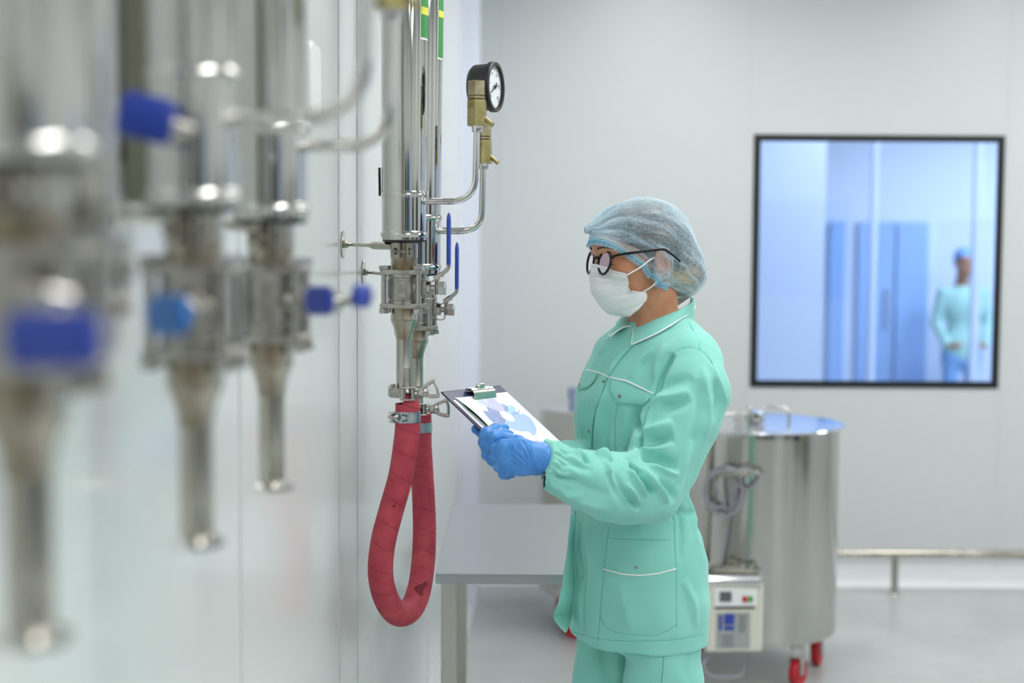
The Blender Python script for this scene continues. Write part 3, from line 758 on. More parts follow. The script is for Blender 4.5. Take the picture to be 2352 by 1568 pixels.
# loose lever above: blue handle seen broad side
t = thing('valve_lever', 'blurred blue lever handle sticking out high on the left wall', 'handle', P(330, 300, 1.2))
A = P(275, 255, 1.16); B = P(398, 285, 1.16)
q = MB(); q.tube([A+(B-A)*i/8 for i in range(9)], [.015]+[.0185]*7+[.015], 16, flat=(1.0, .35), up=(0,0,1)); obj('grip', q, M['blue'], t)
q = MB(); q.tube([A+(B-A)*.95, B+Vector((.012, .01, -.004)), Vector((x2-.036, y2, B.z-.01))], .006, 12, flat=(1, .5)); obj('lever_arm', q, M['boltsteel'], t)
# olive-grey box on the wall behind
xo0 = P(285, 200, 1.36).x; xo1 = P(392, 200, 1.36).x; zlo = zat(330, 468, 1.36)
t = thing('duct_cover', 'olive-grey metal duct cover running up behind the blurred pipes', 'duct', (xo0, 1.36, zlo))
q = MB(); q.box(((xo0+xo1)/2, 1.37, (zlo+ZC)/2), (xo1-xo0, .03, ZC-zlo), bev=.004); obj('cover', q, M['olive'], t)
q = MB(); q.box(((wallx(1.37)+xo0)/2, 1.37, zlo+.05), (xo0-wallx(1.37), .02, .02)); obj('bracket', q, M['dark'], t)
# white rounded plate on the wall
pc = P(706, 178, 2.25); t = MB(); hgt_ = .058
poly = []
for sx_, sy_ in ((1, 1), (-1, 1), (-1, -1), (1, -1)):
    for k_ in range(5):
        a = math.atan2(sy_, sx_)-math.pi/4+k_*math.pi/8; poly.append((sx_*.035+.02*math.cos(a), sy_*.040+.02*math.sin(a)))
q = MB(); q.prism(poly, (wallx(2.3), 2.3, pc.z), (0, 1, 0), (0, 0, 1), .028, .003)
tag(obj('wall_box', q, M['white'], None), 'white rounded plastic box on the left wall behind the blurred pipes', 'box')
# ------------------------------------------------------------ steel table
YT0, YT1 = 3.30, 4.22; zt_ = P(1150, 1318, YT0).z
XT0, XT1 = P(1000, 1320, YT0).x, .29
t = thing('steel_table', 'long stainless steel table against the left wall behind the worker', 'table', ((XT0+XT1)/2, (YT0+YT1)/2, 0))
q = MB(); q.box(((XT0+XT1)/2, (YT0+YT1)/2, zt_-.002), (XT1-XT0, YT1-YT0, .004), bev=.001); obj('tabletop', q, M['satin'], t)
q = MB()
q.box(((XT0+XT1)/2, YT0+.0015, zt_-.0125), (XT1-XT0-.002, .003, .023)); q.box(((XT0+XT1)/2, YT1-.0015, zt_-.0125), (XT1-XT0-.002, .003, .023))
q.box((XT0+.0015, (YT0+YT1)/2, zt_-.0125), (.003, YT1-YT0-.006, .023)); q.box((XT1-.0015, (YT0+YT1)/2, zt_-.0125), (.003, YT1-YT0-.006, .023))
obj('apron', q, M['satin'], t)
M['legsteel'] = mat('table_leg_steel', (.55, .55, .5, 1), .32, 1.0)
for x in (XT0+.012+.018, XT1-.03):
    for y in (YT0+.05, YT1-.05):
        q = MB(); q.box((x, y, (zt_-.024)/2+.02), (.036, .036, zt_-.024-.04), bev=.003)
        lg = obj('leg', q, M['legsteel'], t)
        q = MB(); q.lathe([(.020, 0), (.022, .004), (.014, .020), (.012, .024)], (x, y, 0), seg=20); obj('foot', q, M['dark'], lg)
q = MB(); q.box((XT0+.03, (YT0+YT1)/2, .25), (.03, YT1-YT0-.14, .03), bev=.002); q.box((XT1-.03, (YT0+YT1)/2, .25), (.03, YT1-YT0-.14, .03), bev=.002); q.box(((XT0+XT1)/2, YT1-.05, .25), (XT1-XT0-.1, .03, .03), bev=.002)
obj('stretcher', q, M['legsteel'], t)

# ------------------------------------------------------------ guard rail along the back wall
YRr = 6.45; zr = P(2100, 1271, YRr).z; xr0 = P(1087, 1300, YRr).x-.05; xr1 = 4.9
t = thing('guard_rail', 'low tubular steel guard rail along the foot of the back wall', 'rail', ((xr0+xr1)/2, YRr, 0))
q = MB(); q.bcyl((xr0, YRr, zr), (xr1, YRr, zr), .0185, 24, .004); obj('rail_tube', q, M['tubesteel'], t)
for x in (P(1087, 1380, YRr).x, .9, P(2055, 1320, YRr).x, P(2055, 1320, YRr).x+1.1, 4.7):
    q = MB(); q.cyl((x, YRr, .004), (x, YRr, zr-.008), .0165, 20); p_ = obj('post', q, M['tubesteel'], t)
    q = MB(); q.lathe([(.034, 0), (.034, .004), (.022, .010), (.017, .012)], (x, YRr, 0), seg=24); obj('floor_flange', q, M['steel'], p_)

# ------------------------------------------------------------ wheeled tanks
M['tankbody'] = noisy(mat('tank_mirror_steel', (.54, .53, .50, 1), .13, 1.0), 3, rough=(.09, .16), bump=.18, bscale=2.2, stretch=(1, 1, .25), dist=.03)
M['tanklid'] = mat('tank_lid_steel', (.74, .76, .8, 1), .10, 1.0)
def caster(root, x, y, ztop, ang, r=.05):
    d = Vector((math.cos(ang), math.sin(ang), 0)); s_ = Vector((-d.y, d.x, 0)); c = Vector((x, y, r))
    q = MB(); q.lathe([(.0, -.014), (r*.55, -.014), (r*.60, -.010), (r*.92, -.0155), (r, -.010), (r, .010), (r*.92, .0155), (r*.60, .010), (r*.55, .014), (0, .014)], c, s_, 36)
    w_ = obj('caster', q, M['red'], root, label='red caster wheel')
    q = MB(); q.lathe([(.009, -.021), (.009, .021)], c, s_, 16)
    for sg in (-1, 1):
        Mx = Matrix((d, s_, (0, 0, 1))).transposed()
        q.box(c+s_*sg*.021+Vector((-d.x*.006, -d.y*.006, (ztop-r)/2)), (.032, .003, ztop-r+.01), Mx, .001)
    q.box(Vector((x, y, ztop-.003)), (.07, .06, .006), Matrix((d, s_, (0, 0, 1))).transposed(), .001)
    q.bcyl((x, y, ztop-.02), (x, y, ztop-.004), .024, 20)
    obj('caster_fork', q, M['boltsteel'], w_)
def tank(lab, cx, cy, R, z0, z1, cast_angles, hatch=True, ha=(0,0)):
    t = thing('wheeled_tank', lab, 'tank', (cx, cy, 0))
    q = MB(); q.lathe([(R-.02, z0), (R-.004, z0+.002), (R, z0+.008), (R, z1-.03), (R+.001, z1-.012), (R, z1-.006)], (cx, cy, 0), seg=128); obj('body', q, M['tankbody'], t, ang=30)
    q = MB(); q.lathe([(R-.004, z1-.008), (R+.016, z1-.007), (R+.0185, z1-.003), (R+.016, z1+.001), (R-.01, z1+.0025), (.001, z1+.004)], (cx, cy, 0), seg=128); lid = obj('lid', q, M['tanklid'], t, ang=50)
    for a, rr_ in cast_angles:
        caster(t, cx+(R-.05)*math.cos(a), cy+(R-.05)*math.sin(a), z0, rr_)
    return t, lid
cT = P(1738, 970, 5.3); RT = .305; zT0, zT1 = P(1738, 1436, 5.3).z, cT.z
tk, lid = tank('mirror-polished steel tank on red casters to the right of the worker', cT.x, 5.3, RT, zT0, zT1,
    [(-1.05, .9), (.15, 1.15), (math.pi-.6, .4), (math.pi+.20, 1.6)])
# hatch, lid handle and clamp on the lid
hx = P(1721, 965, 5.22).x; hy = 5.22
q = MB(); q.lathe([(r_*1.13, zT1+h_*1.25) for r_, h_ in ((.045, 0), (.045, .012), (.053, .012), (.053, .020), (.048, .021), (.048, .028), (.053, .029), (.053, .038), (.040, .042), (.01, .046))], (hx, hy, 0), seg=40)
q.lathe([(.008, zT1+.056), (.010, zT1+.066), (.006, zT1+.071), (.001, zT1+.072)], (hx, hy, 0), seg=16)
for k_ in range(8):
    a = k_*math.pi/4+.2; q.hexn((hx+.047*math.cos(a), hy+.047*math.sin(a), zT1+.0475), (hx+.047*math.cos(a), hy+.047*math.sin(a), zT1+.053), .005)
obj('hatch', q, M['steel'], lid, ang=30)
q = MB(); a_ = P(1750, 968, 5.32); b_ = P(1812, 972, 5.26); a_.z = b_.z = zT1+.002; hU = Vector((0, 0, P(1780, 934, 5.3).z-zT1))
q.tube(bendpath([a_, a_+hU, b_+hU*.93, b_], .022), .0055, 14); obj('lid_handle', q, M['steel'], lid, ang=60)
q = MB(); a_ = P(1630, 968, 5.15); b_ = Vector((hx-.04, hy, zT1+.03)); a_.z = zT1+.002
q.tube(bendpath([a_, a_+Vector((0, 0, .04)), b_+Vector((-.01, 0, .012)), b_+Vector((0, 0, -.025))], .012), .006, 12); obj('lid_clamp', q, M['steel'], lid, ang=60)
# cable hook and coiled cable
ax = cT.x; ay = 5.3
def onT(px, py, off=0.0, Y0=5.0):
    """point on the tank wall seen at px,py, moved off the wall"""
    o = Vector((0, 0, CAMZ)); d = (P(px, py, 1)-o)
    A = d.x**2+d.y**2; B = 2*(d.x*(o.x-ax)+d.y*(o.y-ay)); Cc = (o.x-ax)**2+(o.y-ay)**2-(RT+off)**2
    disc = max(0.0, B*B-4*A*Cc); return o+d*((-B-math.sqrt(disc))/(2*A))
h0 = onT(1740, 1080); h1 = onT(1686, 1090, .045); h2 = onT(1652, 1088, .045)
q = MB(); q.tube(bendpath([h0, onT(1738, 1086, .045), h1, h2, onT(1648, 1086, 0)], .012), .0085, 14); 
q.lathe([(.018, 0), (.018, .004)], h0-(Vector((h0.x-ax, h0.y-ay, 0)).normalized()*.001), Vector((h0.x-ax, h0.y-ay, 0)), 20)
obj('cable_hook', q, M['tubesteel'], tk, ang=60)
q = MB(); pth = []
for i in range(160):
    u = i/159; a = u*2*math.pi*3.1+1.2
    cxp = 1655+u*10; cyp = 1128-6*math.sin(u*9); rx = 40-6*math.sin(u*7); ry = 47-8*math.cos(u*5)
    pth.append(onT(cxp+rx*math.cos(a), cyp+ry*math.sin(a), .024+.012*math.sin(a*1.3+u*4)))
tail = [onT(x, y, o_) for x, y, o_ in ((1640, 1090, .06), (1700, 1080, .07), (1742, 1088, .06), (1738, 1108, .05), (1712, 1124, .03), (1690, 1112, .03), (1680, 1150, .02), (1668, 1230, .012), (1655, 1310, .012))]
q.tube(smoothpath(pth[::4]+tail, 4), .0052, 10)
tag(obj('cable_coil', q, M['cable'], None, ang=60), 'coil of grey cable hung on a hook on the polished tank', 'cable')
# tube standing down the tank's side, left of the hook
q = MB(); q.tube([onT(1632, 1010, .006), onT(1625, 1180, .006), onT(1620, 1290, .006)], .010, 12); obj('side_strip', q, M['tubesteel'], tk)
# control box in front of the tank
bc = P(1685, 1415, 4.90); bR = Matrix.Rotation(math.radians(4), 3, 'Z')
bt = P(1685, 1338, 4.9).z; bb = P(1685, 1497, 4.9).z; bwid = .200; bdp = .14
t = thing('control_box', 'cream control box with a small screen and buttons on the polished tank', 'control box', (bc.x, 4.9, bb))
q = MB(); q.box((bc.x, 4.9+bdp/2, (bt+bb)/2), (bwid, bdp, bt-bb), bR, .006); obj('enclosure', q, M['beige'], t)
q = MB(); q.box((bc.x, 4.9+bdp/2, bt+.012), (bwid*1.02, bdp*.9, .024), bR, .008); obj('top_cover', q, M['steel'], t)
def face(u, v, w_, h_, m_, nm, par, dep=.004, lab=None, bev=.001):
    q = MB(); q.box(Vector((bc.x, 4.9+bdp/2, (bt+bb)/2))+bR@Vector((u, -bdp/2-dep/2+.001, v)), (w_, dep, h_), bR, bev); return obj(nm, q, m_, par, label=lab)
H_ = bt-bb
fp = face(0, H_*.30, .150, H_*.27, M['white'], 'front_panel', t, .006, 'pale raised panel')
face(-.036, H_*.31, .042, H_*.14, mat('lcd_grey', srgb(92, 98, 104), .3), 'screen', fp, .011)
face(.032, H_*.27, .016, H_*.08, M['red'], 'red_button', fp, .012, 'red button'); face(.052, H_*.27, .016, H_*.08, mat('green_button', srgb(70, 160, 50), .4), 'green_button', fp, .012, 'green button')
face(0, H_*.145, .140, H_*.028, M['dark'], 'slot', t, .006)
np_ = face(-.006, -H_*.19, .120, H_*.52, mat('plate_grey', srgb(160, 164, 164), .45), 'data_plate', t, .003, 'grey printed plate with a blue logo')
def glyph(mb, x, z, s_, rows):
    for r_, row in enumerate(rows):
        for c_, ch in enumerate(row):
            if ch == '#': mb.box(Vector((bc.x, 4.9+bdp/2, (bt+bb)/2))+bR@Vector((x+c_*s_, -bdp/2-.0035, z-r_*s_)), (s_, .002, s_), bR)
q = MB(); c_ = Vector((bc.x, 4.9+bdp/2, (bt+bb)/2))
q.box(c_+bR@Vector((-.021, -bdp/2-.0032, -H_*.02)), (.036, .002, H_*.15), bR); q.box(c_+bR@Vector((-.021, -bdp/2-.0032, -H_*.15)), (.034, .002, H_*.06), bR); q.box(c_+bR@Vector((-.052, -bdp/2-.0032, -H_*.07)), (.010, .002, H_*.22), bR)
obj('blue_logo', q, mat('logo_blue', srgb(40, 66, 165), .4), np_)
q = MB()
for i in range(6): q.box(c_+bR@Vector((.026, -bdp/2-.0032, H_*(.03-.045*i))), (.030-.005*(i % 3), .002, H_*.016), bR)
obj('printed_lines', q, M['ink'], np_)
q = MB()
for i in range(4): q.box(c_+bR@Vector((-.028+.004*(i % 2), -bdp/2-.0032, -H_*(.26+.045*i))), (.045-.006*(i % 3), .002, H_*.014), bR)
obj('printed_lines', q, M['ink'], np_)
q = MB(); bz = bt+.024
q.box((bc.x+.01, 4.97, bz+.010), (.16, .07, .018), bR, .004)
for i in range(5): q.lathe([(.008, bz+.015), (.009, bz+.026), (.004, bz+.028)], (bc.x-.055+i*.03, 4.95, 0), seg=16)
obj('bracket', q, M['tubesteel'], t)
q = MB(); q.box((bc.x, 4.9-.002, bt+.008), (bwid*.98, .030, .022), Matrix.Rotation(math.radians(35), 3, 'X') , .006); obj('highlight_lip', q, mat('highlight_steel', (.92, .92, .92, 1), .16, 1.0), t)  # bar added and tilted to catch the ceiling lamps as a highlight
q = MB(); q.tube(smoothpath([P(1640, 1500, 4.97), P(1615, 1525, 4.9), P(1635, 1552, 4.9), P(1700, 1550, 4.95), P(1705, 1510, 5.0)], 8), .006, 10)
obj('power_cable', q, M['cable'], t, ang=60)
# second tank, farther left behind the table
c2 = P(1410, 930, 5.9); z20 = zT0
tk2, lid2 = tank('blurred steel tank behind the table, mostly hidden by the worker', c2.x, 5.9, .310, zT0, c2.z, [(-2.25, .4), (.6, 1.0), (math.pi-.8, .5), (-.75, 1.4)])
q = MB(); kx = P(1316, 920, 5.85).x; q.lathe([(.016, c2.z), (.016, c2.z+.03), (.022, c2.z+.035), (.022, c2.z+.075), (.012, c2.z+.08)], (kx, 5.85, 0), seg=20); obj('lid_knob', q, mat('blue_grey_knob', srgb(130, 140, 170), .4), lid2)
# ------------------------------------------------------------ signed-distance sculpting kit
F32 = np.float32
def grid(xs, ys, zs): return np.meshgrid(xs.astype(F32), ys.astype(F32), zs.astype(F32), indexing='ij', sparse=True)
def smin(a, b, k):
    h = np.maximum(k-np.abs(a-b), 0)/k
    return np.minimum(a, b)-h*h*k*.25
def smax(a, b, k): return -smin(-a, -b, k)
def ell(G, c, r, R=None):
    X, Y, Z = G[0]-F32(c[0]), G[1]-F32(c[1]), G[2]-F32(c[2])
    if R is not None:
        X, Y, Z = (R[0][0]*X+R[0][1]*Y+R[0][2]*Z, R[1][0]*X+R[1][1]*Y+R[1][2]*Z, R[2][0]*X+R[2][1]*Y+R[2][2]*Z)
    k0 = np.sqrt((X/r[0])**2+(Y/r[1])**2+(Z/r[2])**2)
    k1 = np.sqrt((X/r[0]**2)**2+(Y/r[1]**2)**2+(Z/r[2]**2)**2)+1e-9
    return (k0*(k0-1)/k1).astype(F32)
def cone(G, a, b, ra, rb):
    a = Vector(a); b = Vector(b); d = b-a; L2 = max(d.length_squared, 1e-12)
    X, Y, Z = G[0]-F32(a.x), G[1]-F32(a.y), G[2]-F32(a.z)
    t = np.clip((X*d.x+Y*d.y+Z*d.z)/L2, 0, 1)
    return (np.sqrt((X-t*d.x)**2+(Y-t*d.y)**2+(Z-t*d.z)**2)-(ra+(rb-ra)*t)).astype(F32)
def chain(G, pts, rs, k=.01):
    d = None
    for i in range(len(pts)-1):
        e = cone(G, pts[i], pts[i+1], rs[i], rs[i+1]); d = e if d is None else smin(d, e, k)
    return d
def nets(V, xs, ys, zs):
    """naive surface nets on a rectilinear grid; returns vertices and quads"""
    S = V < 0
    n = tuple(s-1 for s in V.shape)
    cnt = np.zeros(n, np.int8)
    for dx in (0, 1):
        for dy in (0, 1):
            for dz in (0, 1): cnt += S[dx:dx+n[0], dy:dy+n[1], dz:dz+n[2]]
    act = (cnt > 0) & (cnt < 8)
    I, J, K = np.nonzero(act)
    idx = np.full(n, -1, np.int32); idx[I, J, K] = np.arange(len(I))
    acc = np.zeros((len(I), 3)); num = np.zeros(len(I))
    cs = [(0,0,0),(1,0,0),(0,1,0),(1,1,0),(0,0,1),(1,0,1),(0,1,1),(1,1,1)]
    ed = [(0,1),(2,3),(4,5),(6,7),(0,2),(1,3),(4,6),(5,7),(0,4),(1,5),(2,6),(3,7)]
    val = [V[I+c[0], J+c[1], K+c[2]].astype(float) for c in cs]
    pos = [np.stack([xs[I+c[0]], ys[J+c[1]], zs[K+c[2]]], 1) for c in cs]
    for a, b in ed:
        m = (val[a] < 0) != (val[b] < 0)
        t = val[a][m]/(val[a][m]-val[b][m])
        acc[m] += pos[a][m]+(pos[b][m]-pos[a][m])*t[:, None]; num[m] += 1
    vs = acc/num[:, None]
    quads = []
    for ax in range(3):
        sl0 = [slice(None)]*3; sl1 = [slice(None)]*3
        sl0[ax] = slice(0, -1); sl1[ax] = slice(1, None)
        A = S[tuple(sl0)]; B = S[tuple(sl1)]; ch = A != B
        u, w_ = [(1, 2), (2, 0), (0, 1)][ax]
        e = np.array(np.nonzero(ch)).T
        ok = (e[:, u] > 0) & (e[:, w_] > 0) & (e[:, u] < n[u]) & (e[:, w_] < n[w_]); e = e[ok]
        fl_ = A[tuple(e.T)]
        def at(du, dw):
            q = e.copy(); q[:, u] -= du; q[:, w_] -= dw; return idx[tuple(q.T)]
        q = np.stack([at(1, 1), at(0, 1), at(0, 0), at(1, 0)], 1)
        q[~fl_] = q[~fl_][:, ::-1]; quads.append(q)
    return vs, np.concatenate(quads)
def adjacency(nv, F):
    e = np.concatenate([F[:, [0, 1]], F[:, [1, 2]], F[:, [2, 3]], F[:, [3, 0]]]); return e
def relax(vs, F, it=2, lam=.5, mask=None):
    e = adjacency(len(vs), F)
    for _ in range(it):
        s = np.zeros_like(vs); c = np.zeros(len(vs))
        for k in range(3): s[:, k] = np.bincount(e[:, 0], vs[e[:, 1], k], len(vs))+np.bincount(e[:, 1], vs[e[:, 0], k], len(vs))
        c = np.bincount(e[:, 0], minlength=len(vs))+np.bincount(e[:, 1], minlength=len(vs))
        a = s/np.maximum(c, 1)[:, None]
        l = lam if mask is None else lam*mask[:, None]
        vs = vs+(a-vs)*l
    return vs
def vnormals(vs, F):
    n = np.cross(vs[F[:, 2]]-vs[F[:, 0]], vs[F[:, 3]]-vs[F[:, 1]])
    N = np.zeros_like(vs)
    for k in range(4):
        for c in range(3): N[:, c] += np.bincount(F[:, k], n[:, c], len(vs))
    return N/(np.linalg.norm(N, axis=1)[:, None]+1e-12)
def polydist(vs, pts):
    """distance of every vertex to a polyline and its place along it (0..1)"""
    pts = np.array([tuple(p) for p in pts]); L = np.r_[0, np.cumsum(np.linalg.norm(np.diff(pts, axis=0), axis=1))]
    best = np.full(len(vs), 1e9); s = np.zeros(len(vs))
    for i in range(len(pts)-1):
        d = pts[i+1]-pts[i]; t = np.clip(((vs-pts[i])@d)/(d@d+1e-12), 0, 1)
        r = np.linalg.norm(vs-pts[i]-t[:, None]*d, axis=1); m = r < best
        best[m] = r[m]; s[m] = (L[i]+t[m]*(L[i+1]-L[i]))/L[-1]
    return best, s
def bvh_of(vs, F): return BVHTree.FromPolygons([tuple(v) for v in vs], [tuple(int(i) for i in f) for f in F])
def hit(bvh, px, py):
    o = Vector((0, 0, CAMZ)); d = (P(px, py, 1.0)-o).normalized()
    h = bvh.ray_cast(o, d); return (h[0], h[1]) if h[0] is not None else (None, None)
def fbm(vs, s, seed=0, amp=1.0):
    """cheap smooth noise from summed sines"""
    r = np.random.RandomState(seed); out = np.zeros(len(vs))
    for _ in range(14):
        k = r.normal(size=3); k = k/np.linalg.norm(k)*s*r.uniform(.6, 1.6); out += np.sin(vs@k*2*math.pi+r.uniform(0, 6.28))
    return out/14**.5*amp

# ------------------------------------------------------------ materials of the worker
M['teal'] = noisy(mat('teal_cotton', srgb(138, 210, 198), .85, spec=.2, Sheen_Weight=.2, Sheen_Roughness=.5), 9, srgb(134, 207, 195), srgb(142, 214, 202), bump=.12, bscale=900, dist=.0004)
M['piping'] = mat('white_piping', srgb(240, 243, 243), .6)
M['thread'] = mat('teal_stitching', srgb(88, 174, 158), .8)
M['skin'] = noisy(mat('skin', srgb(190, 136, 104), .5, spec=.35, Subsurface_Weight=.12, Subsurface_Scale=.01), 30, srgb(180, 124, 92), srgb(196, 142, 110))
M['skin'].node_tree.nodes['Principled BSDF'].inputs['Subsurface Radius'].default_value = (1, .35, .2)
M['glove'] = noisy(mat('blue_nitrile', srgb(70, 140, 215), .42, spec=.45), 25, srgb(62, 130, 208), srgb(84, 152, 224), bump=.3, bscale=120, dist=.0012)
M['glasses'] = mat('black_acetate', (.006, .006, .008, 1), .36, spec=.3)
M['brow'] = mat('brow_hair', srgb(84, 58, 42), .8)
M['mask'] = noisy(mat('mask_fibre', srgb(236, 234, 235), .85, spec=.2, Subsurface_Weight=.15, Subsurface_Scale=.006), 200, bump=.15, bscale=700, dist=.0003)
M['hair'] = mat('streaked_hair', srgb(120, 100, 72), .5, spec=.4)
M['eye'] = mat('eye_white', srgb(225, 222, 218), .25)
M['iris'] = mat('iris_brown', srgb(70, 52, 40), .2)
M['lash'] = mat('lash', srgb(30, 22, 20), .7)
M['shirt'] = mat('white_shirt', srgb(235, 236, 238), .8)

# ------------------------------------------------------------ the worker: frames of body and head
TH = math.radians(34)
bf = Vector((-math.cos(TH), -math.sin(TH), 0)); bl = Vector((math.sin(TH), -math.cos(TH), 0))
YC = 3.02
# picture height, centre column, half width, half depth, roundness
rows = [(2320, 1464, 0.0935, 0.0748, 2.2), (1530, 1464, 0.1571, 0.1272, 2.5), (1485, 1465, 0.1590, 0.1272, 2.5), (1420, 1465, 0.1608, 0.1281, 2.5), (1350, 1464, 0.1608, 0.1281, 2.5), (1290, 1463, 0.1590, 0.1272, 2.5),
        (1230, 1460, 0.1515, 0.1216, 2.5), (1170, 1450, 0.1374, 0.1085, 2.4), (1120, 1448, 0.1325, 0.1037, 2.4), (1070, 1457, .142, .112, 2.4), (1020, 1467, .150, .118, 2.4), (960, 1478, .158, .132, 2.4),
        (900, 1487, .165, .137, 2.35), (850, 1497, .168, .122, 2.2), (815, 1503, .166, .102, 2.2), (785, 1504, .150, .094, 2.4), (760, 1510, .118, .082, 2.3), (740, 1514, .086, .074, 2.1), (724, 1517, .067, .068, 2), (700, 1519, .060, .064, 2)]
RZ = np.array([P(r[1], r[0], YC).z for r in rows]); RX = np.array([P(r[1], r[0], YC).x for r in rows])
RW = np.array([r[2] for r in rows]); RD = np.array([r[3] for r in rows]); RN = np.array([r[4] for r in rows])
def smooth_tab(z, T):
    zz = np.linspace(RZ[0], RZ[-1], 400); t = np.interp(zz, RZ, T); k = np.ones(9)/9
    t = np.convolve(np.pad(t, 4, mode='edge'), k, 'valid'); return np.interp(z, zz, t).astype(F32)
def torso(G, grow=0.0, zlo=None, zhi=None):
    Z = G[2]; z1 = Z.ravel()
    cx = smooth_tab(z1, RX)[None, None, :]; W_ = (smooth_tab(z1, RW)+grow)[None, None, :]; D_ = (smooth_tab(z1, RD)+grow)[None, None, :]; n_ = smooth_tab(z1, RN)[None, None, :]
    X = G[0]-cx; Y = G[1]-F32(YC)
    u = np.abs(X*bl.x+Y*bl.y)/W_; v = np.abs(X*bf.x+Y*bf.y)/D_
    k = (u**n_+v**n_)**(1/n_)
    d = (k-1)*np.minimum(W_, D_)*.92
    if zlo is not None: d = smax(d, (F32(zlo)-Z)+d*0, .008)
    if zhi is not None: d = smax(d, (Z-F32(zhi))+d*0, .02)
    return d.astype(F32)
armN = [(1585, 842, 2.905, .068), (1586, 895, 2.885, .075), (1564, 960, 2.865, .077), (1532, 1030, 2.84, .070), (1513, 1077, 2.825, .066), (1487, 1118, 2.81, .067), (1445, 1122, 2.775, .066), (1395, 1116, 2.74, .063), (1340, 1100, 2.705, .053), (1294, 1082, 2.68, .044), (1266, 1068, 2.662, .0385), (1240, 1056, 2.65, .0360)]
armF = [(1414, 848, 3.150, .056), (1412, 930, 3.19, .060), (1412, 1010, 3.19, .060), (1402, 1075, 3.14, .056), (1355, 1064, 3.04, .050), (1300, 1060, 2.93, .042), (1255, 1060, 2.865, .034), (1232, 1060, 2.845, .031)]
AN = [(P(*a[:3]), a[3]) for a in armN]; AF = [(P(*a[:3]), a[3]) for a in armF]
HEMZ = P(1460, 1484, 2.95).z

def head_frame():
    hf = Vector((-.925, -.380, 0)).normalized(); hl = Vector((-hf.y, hf.x, 0)); O = P(1471, 610, 2.985); return hf, hl, O
hf, hl, HO = head_frame()
def H(x, y, z): return HO+hl*x+hf*y+Vector((0, 0, z))
def hlocal(G):
    X = G[0]-F32(HO.x); Y = G[1]-F32(HO.y); Z = G[2]-F32(HO.z)
    return (X*hl.x+Y*hl.y+Z*0, X*hf.x+Y*hf.y+Z*0, Z+(X+Y)*0)
def head_sdf(L):
    d = ell(L, (0, -.010, .052), (.073, .097, .083))
    d = smin(d, ell(L, (0, .040, -.010), (.060, .058, .078)), .03)
    d = smin(d, ell(L, (0, .034, -.062), (.050, .050, .034)), .03)
    d = smin(d, ell(L, (0, .062, -.082), (.020, .018, .016)), .02)
    d = smin(d, ell(L, (0, .089, .046), (.040, .018, .028)), .025)
    ax = np.abs(L[0])
    M_ = (ax, L[1], L[2])
    d = smin(d, ell(M_, (.046, .058, -.012), (.018, .024, .016)), .02)      # cheekbones
    d = smin(d, ell(M_, (.026, .088, .030), (.022, .010, .007)), .012)      # brows
    d = smax(d, -ell(M_, (.031, .105, .008), (.019, .020, .013)), .014)     # sockets
    d = smin(d, ell(M_, (.031, .0765, .008), (.0165, .0135, .0135)), .003)   # lids over the eyes
    d = smin(d, cone(L, H0(0, .094, .020), H0(0, .105, -.022), .006, .0088), .010)   # nose
    d = smin(d, ell(M_, (.010, .096, -.026), (.008, .009, .007)), .006)
    d = smin(d, ell(L, (0, .088, -.050), (.022, .014, .010)), .010)         # mouth
    d = smax(d, -cone(L, H0(-.022, .104, -.050), H0(.022, .104, -.050), .003, .003), .003)
    d = smin(d, chain(L, [H0(0, -.020, -.02), H0(0, -.030, -.07), H0(0, -.042, -.125), H0(0, -.052, -.17)], [.050, .0465, .050, .062], .02), .022)
    d = smin(d, cone(M_, H0(.045, -.020, -.045), H0(.018, .012, -.150), .010, .010), .018)   # neck muscle
    # ears
    Re = Matrix.Rotation(math.radians(14), 3, 'X')
    e = ell(M_, (.078, -.010, .006), (.008, .0185, .0300), Re)
    e = smax(e, -ell(M_, (.0885, -.005, .008), (.009, .0115, .019), Re), .004)
    e = smin(e, ell(M_, (.079, .004, -.002), (.005, .004, .007)), .004)
    e = smin(e, cone(M_, H0(.080, -.004, .020), H0(.080, -.010, -.010), .0025, .0025), .003)
    e = smin(e, ell(M_, (.075, -.002, -.022), (.006, .009, .009)), .006)
    d = smin(d, e, .006)
    return d
def H0(x, y, z): return Vector((x, y, z))
# ------------------------------------------------------------ body
worker = thing('person', 'worker in a teal jacket, blue hairnet, glasses and white face mask reading a clipboard', 'person', (P(1460, 1500, YC).x, YC, 0))
legL = [P(1520, 1440, 2.95), P(1522, 1560, 2.95), Vector((P(1522, 1500, 2.95).x, 2.955, .5)), Vector((P(1522, 1500, 2.95).x+.01, 2.97, .09))]
legR = [P(1402, 1440, 3.09), P(1400, 1560, 3.09), Vector((P(1400, 1500, 3.09).x, 3.10, .5)), Vector((P(1400, 1500, 3.09).x+.01, 3.12, .09))]
def fine(a, b, step, lo, hi, coarse):
    l = np.arange(a-coarse, lo-coarse, -coarse)[::-1]; r = np.arange(b+coarse, hi+coarse, coarse)
    return np.concatenate([l, np.arange(a, b+step*.5, step), r])
hx = [H(x, y, 0).x for x in (-.09, .09) for y in (-.125, .135)]; hy = [H(x, y, 0).y for x in (-.09, .09) for y in (-.125, .135)]
xs = fine(min(hx), max(hx), .0022, -.05, .62, .008); ys = fine(min(hy), max(hy), .0022, 2.55, 3.32, .008)
zs = fine(HO.z-.15, HO.z+.145, .0022, .02, HO.z-.15, .010)
zs = zs[zs < HO.z+.15]
G = grid(xs, ys, zs)
d = torso(G, -.022)
d = smax(d, (G[2]-F32(P(1500, 742, 3).z))+d*0, .01)
low = P(1460, 1470, YC).z
d = smax(d, (F32(low)-G[2])+d*0, .01)
for A_ in (AN, AF): d = smin(d, chain(G, [a for a, r in A_], [max(r-.024, .022) for a, r in A_], .01), .02)
